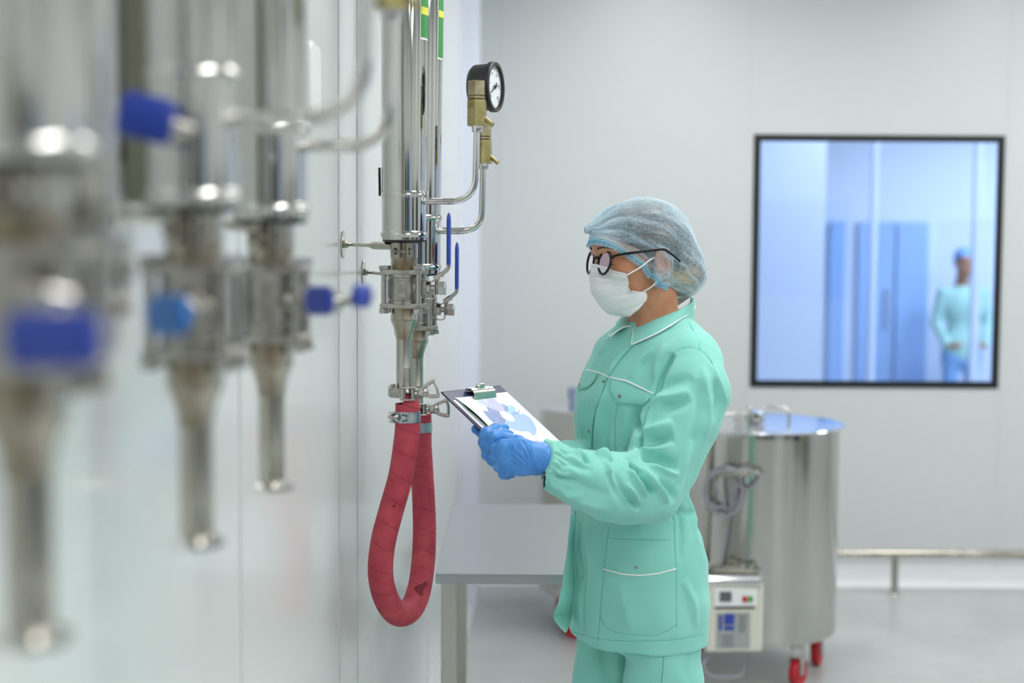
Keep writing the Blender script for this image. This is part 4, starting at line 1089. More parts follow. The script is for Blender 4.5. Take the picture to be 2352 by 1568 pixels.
d = smin(d, chain(G, legL, [.060, .060, .048, .032], .01), .02); d = smin(d, chain(G, legR, [.060, .060, .048, .032], .01), .02)
L = hlocal(G)
d = smin(d, head_sdf(L), .012)
bv, bF = nets(d, xs, ys, zs); bv = relax(bv, bF, 2, .4)
body = link('body', bv, bF, M['skin'], worker, ang=180)
del d, L

# eyes, brows
def surf_head(x, y, z, out=(1, 0, 0)):
    return H(x, y, z)
hb = bvh_of(bv, bF)
for sg in (1, -1):
    q = MB(); q.lathe([(.0, -.0118)]+[(.0118*math.cos(a), .0118*math.sin(a)) for a in np.linspace(-1.5, 1.5, 16)]+[(0, .0118)], H(sg*.031, .0768, .007), hf, 24)
    ey = obj('eye', q, M['eye'], worker)
    q = MB(); q.lathe([(0, .01185), (.0055, .0104)], H(sg*.031, .0772, .0045), hf+Vector((0, 0, -.25)), 20); obj('iris', q, M['iris'], ey)
    q = MB(); pts = []
    for i in range(9):
        a = (i/8-.5)*1.7; pts.append(H(sg*(.031+.0165*math.sin(a)), .0768+.0138*math.cos(a)-.0018, .0030-.0035*math.cos(a)+.004*abs(math.sin(a))))
    q.tube(pts, .0009, 6); obj('eyelashes', q, M['lash'], ey)
    q = MB(); pts = []; rr = []
    for i in range(11):
        u = i/10; x = .014+.034*u; zz_ = .0345+.005*math.sin(u*2.6)-.003*u
        o = H(sg*x, .15, zz_); h = hb.ray_cast(o, -hf)
        if h[0] is not None: pts.append(h[0]+h[1]*.0006); rr.append(.0026*(1-.7*u))
    q.tube(pts, rr, 10, flat=(1.0, .45), up=(0, 0, 1)); obj('eyebrow', q, M['brow'], worker, ang=60)

# ------------------------------------------------------------ hair and hair net
NB = [(.130, .054), (.115, .054), (.105, .052), (.085, .043), (.057, .025), (.027, .003), (.005, -.020), (-.008, -.034), (-.040, -.040), (-.050, -.055), (-.056, -.075), (-.062, -.12)]
nb_y = np.array([p[0] for p in NB][::-1]); nb_z = np.array([p[1] for p in NB][::-1])
def hair_sdf(L, g=0.0, bun=True):
    d = ell(L, (0, -.010, .052), (.076+g, .100+g, .0865+g))
    d = smin(d, ell(L, (0, -.060, .015), (.068+g, .066+g, .070+g)), .02)
    d = smin(d, ell(L, (0, -.100, -.012), (.052+g, .0465+g, .052+g)), .02)
    d = smin(d, ell(L, (0, .060, .075), (.050+g, .038+g, .042+g)), .03)
    return d
def local_grid(lo, hi, st):
    return [np.arange(lo[i], hi[i]+st, st) for i in range(3)]
def toworld(v): return np.array(HO)[None]+v[:, :1]*np.array(hl)[None]+v[:, 1:2]*np.array(hf)[None]+v[:, 2:3]*np.array([[0, 0, 1.]])
gx, gy, gz = local_grid((-.11, -.175, -.10), (.11, .15, .17), .0026)
G = grid(gx, gy, gz)
d = hair_sdf(G)
zb = np.interp(gy, nb_y, nb_z).astype(F32)[None, :, None]
d = smax(d, (zb+.010-G[2])+d*0, .006)
d = smax(d, (G[1]-F32(.098)+np.maximum(0, .09-G[2])*.8)+d*0, .01)
hv, hF = nets(d, gx, gy, gz); hv = relax(hv, hF, 2, .4)
hair = link('hair', toworld(hv), hF, M['hair'], worker, ang=180)
_m = M['hair']; _b = _m.node_tree.nodes['Principled BSDF']; _tc = nd(_m, 'ShaderNodeTexCoord')
def _dot(m, v, w_): n = nd(m, 'ShaderNodeVectorMath', operation='DOT_PRODUCT'); lk(m, v, n.inputs[0]); n.inputs[1].default_value = tuple(w_); return n.outputs['Value']
_cx = nd(_m, 'ShaderNodeCombineXYZ')
_ly = _dot(_m, _tc.outputs['Object'], hf)
for _i, (_w, _s) in enumerate(((hl, 9), (hf+Vector((0, 0, .35)), 1.6), (Vector((0, 0, 1))-hf*.35, 9))):
    _n = nd(_m, 'ShaderNodeMath', operation='MULTIPLY'); lk(_m, _dot(_m, _tc.outputs['Object'], _w), _n.inputs[0]); _n.inputs[1].default_value = _s; lk(_m, _n.outputs[0], _cx.inputs[_i])
_n1 = nd(_m, 'ShaderNodeTexNoise'); _n1.inputs['Scale'].default_value = 7; _n1.inputs['Detail'].default_value = 9; _n1.inputs['Roughness'].default_value = .65; _n1.inputs['Distortion'].default_value = .6; lk(_m, _cx.outputs[0], _n1.inputs['Vector'])
_hz = HO.z; _mr = nd(_m, 'ShaderNodeMapRange'); _mr.inputs[1].default_value = HO.z+.05; _mr.inputs[2].default_value = HO.z-.05; _mr.inputs[3].default_value = 0; _mr.inputs[4].default_value = .22
lk(_m, _dot(_m, _tc.outputs['Object'], (0, 0, 1)), _mr.inputs[0])
_ad = nd(_m, 'ShaderNodeMath', operation='ADD'); lk(_m, _n1.outputs['Fac'], _ad.inputs[0]); lk(_m, _mr.outputs[0], _ad.inputs[1])
_r = nd(_m, 'ShaderNodeValToRGB'); _r.color_ramp.elements[0].position = .46; _r.color_ramp.elements[0].color = srgb(38, 32, 30); _r.color_ramp.elements[1].position = .76; _r.color_ramp.elements[1].color = srgb(214, 184, 122)
_e = _r.color_ramp.elements.new(.6); _e.color = srgb(88, 70, 54)
lk(_m, _ad.outputs[0], _r.inputs[0]); lk(_m, _r.outputs[0], _b.inputs['Base Color'])
_bp = nd(_m, 'ShaderNodeBump'); _bp.inputs['Strength'].default_value = .6; _bp.inputs['Distance'].default_value = .003; lk(_m, _n1.outputs['Fac'], _bp.inputs['Height']); lk(_m, _bp.outputs[0], _b.inputs['Normal'])
# the net: thin skin a little outside the hair, gathered to a pinch at the brow
PN = np.array([0, .120, .070])
G = grid(gx, gy, gz)
d = hair_sdf(G, .0045)
d = smin(d, smax(head_sdf(G)-.0030, (-.042-G[2])+d*0, .004), .012)
d = smin(d, cone(G, (0, .095, .082), (0, .124, .074), .016, .0065), .018)
nv, nF = nets(d, gx, gy, gz); nv = relax(nv, nF, 3, .5)
N_ = vnormals(nv, nF)
q_ = nv-PN; dist = np.linalg.norm(q_, axis=1); ang_ = np.arctan2(q_[:, 0], q_[:, 2]+q_[:, 1]*-.5)
gather = np.sin(ang_*15)*np.exp(-dist/.09)+.5*np.sin(ang_*31+1)*np.exp(-dist/.05)
q2 = nv-np.array([0, -.050, -.045]); ang2 = np.arctan2(q2[:, 2], q2[:, 1]); d2_ = np.hypot(q2[:, 2], q2[:, 1])
gather2 = np.sin(ang2*13+2*np.sin(dist*30))*np.exp(-d2_/.05)
nv = nv+N_*((gather*.0030+gather2*.0022+fbm(nv, 18, 3, .0010))*np.clip((nv[:, 2]-np.interp(nv[:, 1], nb_y, nb_z))/.02, 0, 1))[:, None]
zbv = np.interp(nv[:, 1], nb_y, nb_z); keep = nv[:, 2] > zbv
kf = keep[nF].all(1); F2 = nF[kf]; used = np.unique(F2); remap = np.full(len(nv), -1); remap[used] = np.arange(len(used))
net_m = bpy.data.materials.new('blue_hairnet_fibre'); net_m.use_nodes = True; nt = net_m.node_tree; bsdf = nt.nodes['Principled BSDF']; out = nt.nodes['Material Output']
bsdf.inputs['Base Color'].default_value = srgb(200, 228, 243); bsdf.inputs['Roughness'].default_value = .7; bsdf.inputs['Specular IOR Level'].default_value = .3
tr = nd(net_m, 'ShaderNodeBsdfTransparent'); mxs = nd(net_m, 'ShaderNodeMixShader'); lk(net_m, tr.outputs[0], mxs.inputs[1]); lk(net_m, bsdf.outputs[0], mxs.inputs[2]); lk(net_m, mxs.outputs[0], out.inputs[0])
tc = nd(net_m, 'ShaderNodeTexCoord')
def nmath(m, op, a, b=None, c=None):
    n = nd(m, 'ShaderNodeMath', operation=op)
    for i, v in enumerate((a, b, c)):
        if v is None: continue
        if isinstance(v, (int, float)): n.inputs[i].default_value = v
        else: lk(m, v, n.inputs[i])
    return n.outputs[0]
def nnoise(m, vec, s, det=4, rough=.6, dist=0.0):
    n = nd(m, 'ShaderNodeTexNoise'); n.inputs['Scale'].default_value = s; n.inputs['Detail'].default_value = det; n.inputs['Roughness'].default_value = rough; n.inputs['Distortion'].default_value = dist
    lk(m, vec, n.inputs['Vector']); return n.outputs['Fac']
O3 = tc.outputs['Object']
fib = nnoise(net_m, O3, 900, 2, .6); fib2 = nnoise(net_m, O3, 330, 4, .7, 1.2)
pw = H(*PN)-worker.location
sub = nd(net_m, 'ShaderNodeVectorMath', operation='SUBTRACT'); lk(net_m, O3, sub.inputs[0]); sub.inputs[1].default_value = tuple(pw)
def vdot(m, v, w_): n = nd(m, 'ShaderNodeVectorMath', operation='DOT_PRODUCT'); lk(m, v, n.inputs[0]); n.inputs[1].default_value = tuple(w_); return n.outputs['Value']
lx = vdot(net_m, sub.outputs[0], hl); ly = vdot(net_m, sub.outputs[0], hf); lz = vdot(net_m, sub.outputs[0], (0, 0, 1))
an = nmath(net_m, 'ARCTAN2', lx, nmath(net_m, 'SUBTRACT', lz, nmath(net_m, 'MULTIPLY', ly, .5)))
ln_ = nd(net_m, 'ShaderNodeVectorMath', operation='LENGTH'); lk(net_m, sub.outputs[0], ln_.inputs[0])
cmb = nd(net_m, 'ShaderNodeCombineXYZ'); lk(net_m, nmath(net_m, 'MULTIPLY', an, 5.0), cmb.inputs[0]); lk(net_m, nmath(net_m, 'MULTIPLY', ln_.outputs['Value'], 9.0), cmb.inputs[1])
st1 = nnoise(net_m, cmb.outputs[0], 2.2, 3, .6, .4)
def ridge(m, v, wd): return nmath(m, 'MAXIMUM', nmath(m, 'SUBTRACT', 1.0, nmath(m, 'DIVIDE', nmath(m, 'ABSOLUTE', nmath(m, 'SUBTRACT', v, .5)), wd)), 0.0)
r_1 = ridge(net_m, st1, .012)
near = nmath(net_m, 'MAXIMUM', nmath(net_m, 'SUBTRACT', 1.0, nmath(net_m, 'DIVIDE', ln_.outputs['Value'], .085)), 0.0)
fac = nmath(net_m, 'ADD', nmath(net_m, 'MULTIPLY', nmath(net_m, 'MAXIMUM', nmath(net_m, 'SUBTRACT', fib, .40), 0.0), 1.3), nmath(net_m, 'MULTIPLY', nmath(net_m, 'MAXIMUM', nmath(net_m, 'SUBTRACT', fib2, .42), 0.0), 1.0))
soft = nnoise(net_m, cmb.outputs[0], .9, 2, .5, .8)
fac = nmath(net_m, 'ADD', fac, nmath(net_m, 'MULTIPLY', nmath(net_m, 'MAXIMUM', nmath(net_m, 'SUBTRACT', soft, .48), 0.0), 1.5))
fac = nmath(net_m, 'ADD', fac, nmath(net_m, 'MULTIPLY', r_1, .30)); fac = nmath(net_m, 'ADD', fac, nmath(net_m, 'MULTIPLY', near, 1.0))
fac = nmath(net_m, 'MINIMUM', nmath(net_m, 'ADD', fac, .0), .92)
lw_ = nd(net_m, 'ShaderNodeLayerWeight'); lw_.inputs[0].default_value = .35
fac = nmath(net_m, 'MINIMUM', nmath(net_m, 'ADD', fac, nmath(net_m, 'MULTIPLY', lw_.outputs['Facing'], .45)), .95)
fac = nmath(net_m, 'MULTIPLY', fac, .90)
lk(net_m, fac, mxs.inputs[0]); M['net'] = net_m
net = link('hair_net', toworld(nv[used]), remap[F2], M['net'], worker, ang=180)
# elastic edge and frill
nbv = bvh_of(nv, nF)
loop = []
for ph in np.linspace(-2.35, 2.35, 150):
    dr = Vector((math.sin(ph), math.cos(ph), 0)); z = .03; h = None
    for _ in range(14):
        h = nbv.ray_cast(Vector((0, 0, z))+dr*.3, -dr)
        if h[0] is None: break
        z = z*.4+.6*float(np.interp(h[0].y, nb_y, nb_z))
    if h[0] is not None and z > -.062: loop.append((h[0].copy(), h[1].copy()))
for _ in range(2): loop = [loop[0]]+[((loop[i-1][0]+loop[i][0]*2+loop[i+1][0])/4, loop[i][1]) for i in range(1, len(loop)-1)]+[loop[-1]]
pts = [H(*(p+n*.0008)) for p, n in loop]
Mnet2 = mat('blue_elastic', srgb(140, 212, 240), .6)
q = MB(); q.tube(pts, .0016, 8, flat=(1, 1)); eb = obj('elastic_edge', q, Mnet2, net, ang=60)
q = MB(); q.tube([H(*(lambda h: h[0]+h[1]*.0008)(nbv.find_nearest(p+Vector((0, -.0020, .0040))))) for p, n in loop], .0006, 6); obj('elastic_thread', q, M['piping'], net, ang=60)
vs = []; fs = []; m_ = 0; nn = 6
P2 = []
for i in range(len(loop)-1):
    for t in range(4):
        P2.append((loop[i][0].lerp(loop[i+1][0], t/4), loop[i][1].lerp(loop[i+1][1], t/4)))
for i, (p, n) in enumerate(P2):
    a = P2[max(i-1, 0)][0]; b_ = P2[min(i+1, len(P2)-1)][0]; tg = (b_-a).normalized(); dn = tg.cross(n).normalized()
    if dn.z > 0 and abs(dn.z) > .2: dn = -dn
    if dn.z > -.15 and p.y > .10: dn = Vector((0, 0, -1))
    for k_ in range(nn):
        t = k_/(nn-1); wv = math.sin(i*1.15)*.0026*t+math.sin(i*.53+1)*.001*t
        sc_ = .0125*(.85+.15*math.sin(i*1.15))
        vs.append(H(*(p+dn*(t*sc_)+n*(.0012+wv+.0015*t))))
for i in range(len(P2)-1):
    for k_ in range(nn-1): fs.append((i*nn+k_, i*nn+k_+1, (i+1)*nn+k_+1, (i+1)*nn+k_))
fr_m = mat('frill_blue', srgb(150, 215, 242), .6); fr_m.node_tree.nodes['Principled BSDF'].inputs['Alpha'].default_value = .55
link('frill', vs, fs, fr_m, net, ang=180)

# ------------------------------------------------------------ face mask
mr = [  # centre y,z ; edge x,y,z
    (.1135, .004, .056, .062, -.014), (.1155, -.012, .060, .061, -.024), (.1160, -.026, .062, .060, -.034), (.1155, -.040, .0615, .058, -.045), (.1135, -.050, .061, .054, -.051),
    (.106, -.063, .060, .038, -.0525), (.096, -.077, .0585, .017, -.053), (.084, -.090, .055, .013, -.066), (.070, -.099, .051, .019, -.078), (.057, -.1035, .045, .030, -.091), (.046, -.105, .036, .042, -.103)]
mrz = np.array(mr); mrz[:, 0] -= .0035; tt = np.linspace(0, 1, len(mr)); nr = 56; nc = 72
T_ = np.linspace(0, 1, nr); mr_i = np.stack([np.interp(T_, tt, mrz[:, k]) for k in range(5)], 1)
for _ in range(2): mr_i[1:-1] = (mr_i[:-2]+mr_i[1:-1]*2+mr_i[2:])/4
U_ = np.linspace(-1, 1, nc); mv = np.zeros((nr, nc, 3))
for i in range(nr):
    cy_, cz_, ex, ey_, ez = mr_i[i]
    au = np.abs(U_); c_ = np.cos(au*math.pi/2)**(3.6-2.75*min(1, max(0, (T_[i]-.28)/.3)))
    mv[i, :, 0] = np.sign(U_)*ex*np.sin(au*math.pi/2)**.95; mv[i, :, 1] = ey_+(cy_-ey_)*c_; mv[i, :, 2] = ez+(cz_-ez)*c_
    # pleats, sagging puckers
    v_ = T_[i]
    pl = .0030*np.abs((v_*4.0) % 1.0-.0)*(1 if .12 < v_ < .9 else 0)
    pk = .0036*np.sin(au*9+v_*14)*np.clip(au-.15, 0, 1)*(1 if v_ > .35 else .4)
    mv[i, :, 1] += pl*c_+pk*.6; mv[i, :, 0] += np.sign(U_)*(pl+pk)*au
mv = mv.reshape(-1, 3); mF = np.array([(i*nc+j, i*nc+j+1, (i+1)*nc+j+1, (i+1)*nc+j) for i in range(nr-1) for j in range(nc-1)])
mw = toworld(mv); nn_ = vnormals(mw, mF)
cen = np.array(H(0, .0, -.04))
if ((mw-cen)*nn_).sum(1).mean() < 0: mF = mF[:, ::-1]; nn_ = -nn_
moved = mw.copy()
for i in range(len(mw)):
    o = Vector(mw[i]); c_ = Vector(H(0, .02, mv[i, 2])); dr = (o-c_).normalized()
    h = hb.ray_cast(c_+dr*.25, -dr)
    if h[0] is not None:
        rs_ = (h[0]-c_).length+.0022
        if (o-c_).length < rs_: moved[i] = np.array(c_+dr*rs_)
n0 = len(moved); th = .0011
shell = np.concatenate([moved+nn_*th, moved]); rim = []
bd = [j for j in range(nc)]+[i*nc+nc-1 for i in range(1, nr)]+[(nr-1)*nc+j for j in range(nc-2, -1, -1)]+[i*nc for i in range(nr-2, 0, -1)]
for a, b_ in zip(bd, bd[1:]+bd[:1]): rim.append((a, a+n0, b_+n0, b_))
mask = link('face_mask', shell, np.concatenate([mF, mF[:, ::-1]+n0, np.array(rim)]), M['mask'], worker, ang=70)
def mrow(i, u0, u1, n=30, off=.0016):
    out = []
    for u in np.linspace(u0, u1, n):
        j = (u+1)/2*(nc-1); j0 = int(min(j, nc-2)); f_ = j-j0; k0 = i*nc+j0
        out.append(Vector(moved[k0]*(1-f_)+moved[k0+1]*f_)+Vector(nn_[k0])*off)
    return out
q = MB()
for i in (2, 7, 9): q.tube(mrow(i, -.98, .98), .0004, 5)
obj('stitch_lines', q, mat('mask_stitch', srgb(190, 186, 184), .8), mask)
q = MB()
for sg in (1, -1):
    for e in ((6, (.098*0+.080, .010, .008)), (None, None)):
        pass
    a = Vector(moved[3*nc+(nc-1 if sg > 0 else 0)]); b_ = H(sg*.0775, .012, .016); mid = (a+b_)/2+hl*sg*.006
    q.tube(smoothpath([a, mid, b_, H(sg*.079, -.020, .024)], 8), .0016, 8)
    a = Vector(moved[31*nc+(nc-1 if sg > 0 else 0)]); b_ = H(sg*.0770, -.004, -.024); mid = (a+b_)/2+hl*sg*.003+Vector((0, 0, -.003))
    q.tube(smoothpath([a, mid, b_, H(sg*.079, -.024, -.010)], 8), .0016, 8)
obj('ear_loops', q, M['piping'], mask, ang=60)

# ------------------------------------------------------------ glasses
gl_t = thing('glasses', 'round black-rimmed glasses worn over the hairnet and mask', 'glasses', H(0, .10, .008))
def lens_pt(sg, a, k=1.0, dy=0.0):
    x = .0330+.0215*math.cos(a)*k*(1+.06*math.sin(a)); z = .0065+.0225*math.sin(a)*k*(1-.04*math.cos(2*a)); 
    return H(sg*x, .1010-(x-.0330)*.15-z*.16+dy, z)
for sg in (1, -1):
    q = MB(); q.tube([lens_pt(sg, 2*math.pi*i/48) for i in range(48)], .0025, 12, closed=True, up=hf); rim_o = obj('rim', q, M['glasses'], gl_t, ang=60)
    vs = [lens_pt(sg, 0, 0)]+[lens_pt(sg, 2*math.pi*i/48, .97) for i in range(48)]; fs = [(0, i+1, (i+1) % 48+1) for i in range(48)]
    lm = M.get('lens') or bpy.data.materials.new('coated_lens'); 
    if 'lens' not in M:
        M['lens'] = lm; lm.use_nodes = True; t_n = lm.node_tree; t_n.nodes.clear(); oo = nd(lm, 'ShaderNodeOutputMaterial'); ms = nd(lm, 'ShaderNodeMixShader'); a1 = nd(lm, 'ShaderNodeBsdfTransparent'); a2 = nd(lm, 'ShaderNodeBsdfGlossy')
        a2.inputs[0].default_value = (.92, .78, 1, 1); a2.inputs['Roughness'].default_value = .02; ms.inputs[0].default_value = .32; lk(lm, a1.outputs[0], ms.inputs[1]); lk(lm, a2.outputs[0], ms.inputs[2]); lk(lm, ms.outputs[0], oo.inputs[0])
    link('lens', vs, fs, lm, gl_t, smooth=True)
    q = MB(); o0 = lens_pt(sg, .45)+hl*sg*.001
    pth = smoothpath([o0, H(sg*.062, .084, .0225), H(sg*.080, .045, .029), H(sg*.0885, .0, .0345), H(sg*.0885, -.014, .032), H(sg*.0875, -.030, .022), H(sg*.084, -.048, .010)], 6)
    q.tube(pth, [.0034 if i < 4 else .0026 for i in range(len(pth))], 10, flat=(1.0, .55), up=(0, 0, 1)); obj('temple', q, M['glasses'], gl_t, ang=60)
q = MB(); q.tube(smoothpath([lens_pt(-1, math.pi-.5), H(0, .1075, .016), lens_pt(1, math.pi-.5)], 8), .0026, 10); obj('bridge', q, M['glasses'], gl_t, ang=60)
# ------------------------------------------------------------ jacket
def bumpcol(px, py, Y): return P(px, py, Y)
vx = .0032
xs = np.arange(.06, .62, vx); ys = np.arange(2.56, 3.30, vx); zs = np.arange(HEMZ-.02, P(1500, 690, 3.0).z, vx)
G = grid(xs, ys, zs)
d = torso(G, 0.0, HEMZ, P(1500, 722, 3.0).z)
# hem follows the photo: lower at the side than at the front
dn_ = chain(G, [a for a, r in AN], [r for a, r in AN], .02)
df_ = chain(G, [a for a, r in AF], [r for a, r in AF], .02)
d = smin(d, df_, .012)
# the near sleeve leaves a gap between forearm and body, so blend it only at the shoulder
d1 = smin(d, dn_, .022); d2 = np.minimum(d, dn_)
zb_ = np.clip((zs-P(1500, 930, 2.9).z)/.06, 0, 1).astype(F32)[None, None, :]
d = d1*zb_+d2*(1-zb_)
cut = AN[-1][0]; cd = (AN[-1][0]-AN[-4][0]).normalized()
d = smax(d, ((G[0]-F32(cut.x))*cd.x+(G[1]-F32(cut.y))*cd.y+(G[2]-F32(cut.z))*cd.z).astype(F32), .003)
cut = AF[-1][0]; cd2 = (AF[-1][0]-AF[-3][0]).normalized()
reg = (G[1]+0*G[0]+0*G[2]) > 2.76
dd = ((G[0]-F32(cut.x))*cd2.x+(G[1]-F32(cut.y))*cd2.y+(G[2]-F32(cut.z))*cd2.z).astype(F32)
d = np.where(reg & (df_ < .02), smax(d, dd, .003), d)
jv, jF = nets(d, xs, ys, zs); del d, d1, d2, dn_, df_, dd
jv = relax(jv, jF, 3, .5)
def fold(vs, N, bvh, pts, amp, wd, side=0.0):
    P3 = []
    for a, b in zip(pts[:-1], pts[1:]):
        n = max(2, int(math.hypot(b[0]-a[0], b[1]-a[1])/8))
        for i in range(n): P3.append((a[0]+(b[0]-a[0])*i/n, a[1]+(b[1]-a[1])*i/n))
    P3.append(pts[-1]); W3 = [hit(bvh, *p)[0] for p in P3]; W3 = [p for p in W3 if p is not None]
    if len(W3) < 2: return np.zeros(len(vs))
    lo = np.min([tuple(p) for p in W3], axis=0)-.06; hi_ = np.max([tuple(p) for p in W3], axis=0)+.06
    m = ((vs > lo) & (vs < hi_)).all(1); out = np.zeros(len(vs))
    if not m.any(): return out
    r, s = polydist(vs[m], W3)
    out[m] = amp*np.exp(-(r/wd)**2)*np.clip(np.sin(np.clip(s, 0, 1)*math.pi), 0, 1)**.6
    return out
mm_ = .001
folds = [  # picture points, height in mm, half width in mm
 ([(1439,1056),(1466,1040),(1504,1032),(1546,1014)], 8, 10), ([(1470,1050),(1510,1056),(1556,1070)], -11, 15), ([(1484,1066),(1520,1078),(1560,1090)], 7, 8),
 ([(1445,1066),(1460,1076),(1474,1088)], -16, 6), ([(1458,1086),(1482,1112),(1503,1134)], -15, 8), ([(1446,1076),(1464,1106),(1488,1138)], 8, 7), ([(1476,1074),(1502,1112),(1538,1152)], 8, 9),
 ([(1402,1082),(1418,1120),(1444,1156),(1468,1172)], -12, 12), ([(1390,1054),(1402,1084),(1424,1130),(1450,1166),(1464,1178)], 8, 8), ([(1440,1112),(1458,1136),(1470,1160)], 5, 7), ([(1512,1100),(1540,1128),(1548,1150)], -6, 10),
 ([(1368,1042),(1390,1044),(1402,1058)], 9, 11), ([(1336,1036),(1345,1050),(1352,1066)], -9, 6), ([(1320,1040),(1332,1036),(1340,1040)], 5, 8),
 ([(1498,920),(1540,914),(1586,898)], 6, 13), ([(1505,895),(1550,878),(1592,868)], -5, 14), ([(1514,936),(1550,930),(1584,914)], -7, 14), ([(1477,994),(1508,986),(1545,968)], 8, 13), ([(1482,1014),(1512,1010),(1546,1000)], -10, 16),
 ([(1545,812),(1524,852),(1505,895),(1489,930)], -15, 9), ([(1492,920),(1474,985),(1460,1044)], -13, 10),
 ([(1524,905),(1500,940),(1480,990),(1464,1030)], 4, 10),
 ([(1633,833),(1654,887),(1661,922),(1650,970)], 5, 8), ([(1615,840),(1625,900),(1630,960),(1612,1030)], 4, 9), ([(1642,870),(1646,920),(1636,965)], -4, 8), ([(1600,870),(1604,940),(1592,1000),(1572,1070)], -4, 11),
 ([(1590,1010),(1575,1060),(1560,1110)], 5, 9), ([(1568,1100),(1545,1150),(1520,1180)], 4, 9),
 ([(1470,925),(1465,960),(1462,1000)], -8, 12), ([(1440,935),(1438,980),(1434,1030)], 4, 12), ([(1390,900),(1378,950),(1372,1010)], 5, 11), ([(1400,960),(1392,1000),(1392,1050)], -5, 9),
 ([(1345,905),(1338,950),(1340,1010)], 4, 8), ([(1440,800),(1415,830),(1398,862)], 4, 7), ([(1500,800),(1470,830),(1445,868)], 3.5, 10), ([(1400,790),(1375,820),(1360,850)], 4, 8), ([(1530,790),(1510,830),(1500,870)], 4, 9),
 ([(1540,1190),(1560,1175),(1590,1180)], -5, 9), ([(1580,1140),(1592,1190),(1600,1250)], 5, 10), ([(1560,1160),(1566,1220),(1562,1290)], -4, 9),
 ([(1330,1200),(1328,1260),(1334,1330)], -5, 10), ([(1350,1190),(1356,1280),(1350,1380)], 3, 14), ([(1570,1330),(1590,1380),(1598,1440)], 4, 12), ([(1420,1340),(1440,1400),(1450,1450)], 2, 16), ([(1342,1320),(1336,1390),(1340,1450)], -3, 10),
 ([(1262,1110),(1300,1130),(1340,1135)], 5, 8), ([(1258,1084),(1290,1100),(1330,1108)], -5, 7), ([(1290,1048),(1330,1072),(1360,1080)], -4, 9), ([(1290,1128),(1340,1152),(1400,1172)], 4, 11), ([(1300,1092),(1350,1122),(1410,1142)], -3, 12),
]
jb = bvh_of(jv, jF); N = vnormals(jv, jF)
disp = np.zeros(len(jv))
for pts_, a_, w_ in folds: disp += fold(jv, N, jb, pts_, a_*mm_*1.9, w_*mm_*.80)
# gathered cuff
cw = np.array(AN[-1][0]); ca = np.array((AN[-4][0]-AN[-1][0]).normalized()); rel = jv-cw; al = rel@ca; rad_ = rel-al[:, None]*ca
e1 = np.array(Vector(ca).orthogonal().normalized()); e2 = np.cross(ca, e1)
phi = np.arctan2(rad_@e2, rad_@e1); rr_ = np.linalg.norm(rad_, axis=1)
mk = np.clip(1-np.abs(al-.014)/.052, 0, 1)*(rr_ < .075)*np.clip((al+.0005)/.006, 0.25, 1)
disp += mk*(np.sin(phi*23+np.sin(al*190)*1.5)*.0019+np.sin(phi*11+al*120+2)*.0016)
disp += ((np.abs(al-.012) < .004) & (rr_ < .06))*-.0015
disp += fbm(jv, 7, 1, .0022)+fbm(jv, 16, 2, .0010)
jv = jv+N*disp[:, None]
jv = relax(jv, jF, 1, .3)
# seams pressed into the cloth
jb = bvh_of(jv, jF); N = vnormals(jv, jF)
seams = {
 'placket': [(1453,795),(1432,818),(1411,845),(1395,868),(1383,900),(1370,935),(1362,975),(1358,1040)],
 'placket_low': [(1321,1172),(1319,1230),(1318,1300),(1320,1330),(1314,1400),(1306,1452)],
 'armhole': [(1608,804),(1590,797),(1566,799),(1548,812),(1533,838),(1520,866),(1508,896),(1498,925)],
 'armhole_back': [(1608,804),(1622,815),(1634,830),(1646,856)], 'back_yoke': [(1580,738),(1590,754),(1600,776),(1608,804)],
 'chest_dart': [(1419,928),(1413,960),(1413,1010),(1417,1066)], 'side_seam': [(1542,1165),(1548,1200),(1549,1240),(1552,1300),(1553,1370),(1554,1440)],
 'pocket_top': [(1395,1235),(1440,1238),(1500,1240),(1549,1241)], 'pocket_front': [(1400,1208),(1395,1235),(1388,1300),(1383,1350),(1378,1415),(1390,1440),(1412,1451)],
 'pocket_base': [(1412,1451),(1460,1458),(1506,1460),(1530,1450),(1553,1434)],
 'front_dart': [(1378,1415),(1376,1440),(1371,1480)],
 'hem_stitch': [(1308,1448),(1340,1458),(1380,1468),(1440,1472),(1500,1472),(1560,1468),(1616,1456)]}
disp = np.zeros(len(jv))
for k_, s_ in seams.items(): disp += fold(jv, N, jb, s_, (-.0060 if k_ == 'placket_low' else -.0036 if k_ == 'placket' else -.0016), (.0055 if k_ == 'placket_low' else .0034))
jv = jv+N*disp[:, None]
jacket = link('jacket', jv, jF, M['teal'], worker, ang=180)
jb = bvh_of(jv, jF)
def onjacket(pts, off=.0008, step=5):
    out = []
    for a, b in zip(pts[:-1], pts[1:]):
        n = max(1, int(math.hypot(b[0]-a[0], b[1]-a[1])/step))
        for i in range(n):
            h = hit(jb, a[0]+(b[0]-a[0])*i/n, a[1]+(b[1]-a[1])*i/n)
            if h[0] is not None: out.append(h[0]+h[1]*off)
    h = hit(jb, *pts[-1])
    if h[0] is not None: out.append(h[0]+h[1]*off)
    # drop jumps between the arm and the body
    runs = [[out[0]]]
    for p in out[1:]:
        if (p-runs[-1][-1]).length < .022: runs[-1].append(p)
        else: runs.append([p])
    res = max(runs, key=len)
    for _ in range(2): res = [res[0]]+[(res[i-1]+res[i]*2+res[i+1])/4 for i in range(1, len(res)-1)]+[res[-1]]
    return res
for k_, s_ in seams.items():
    q = MB(); q.tube(onjacket(s_, -.0002), .0013 if 'placket' in k_ else .0007, 6); obj('seam', q, M['thread'], jacket, ang=180)
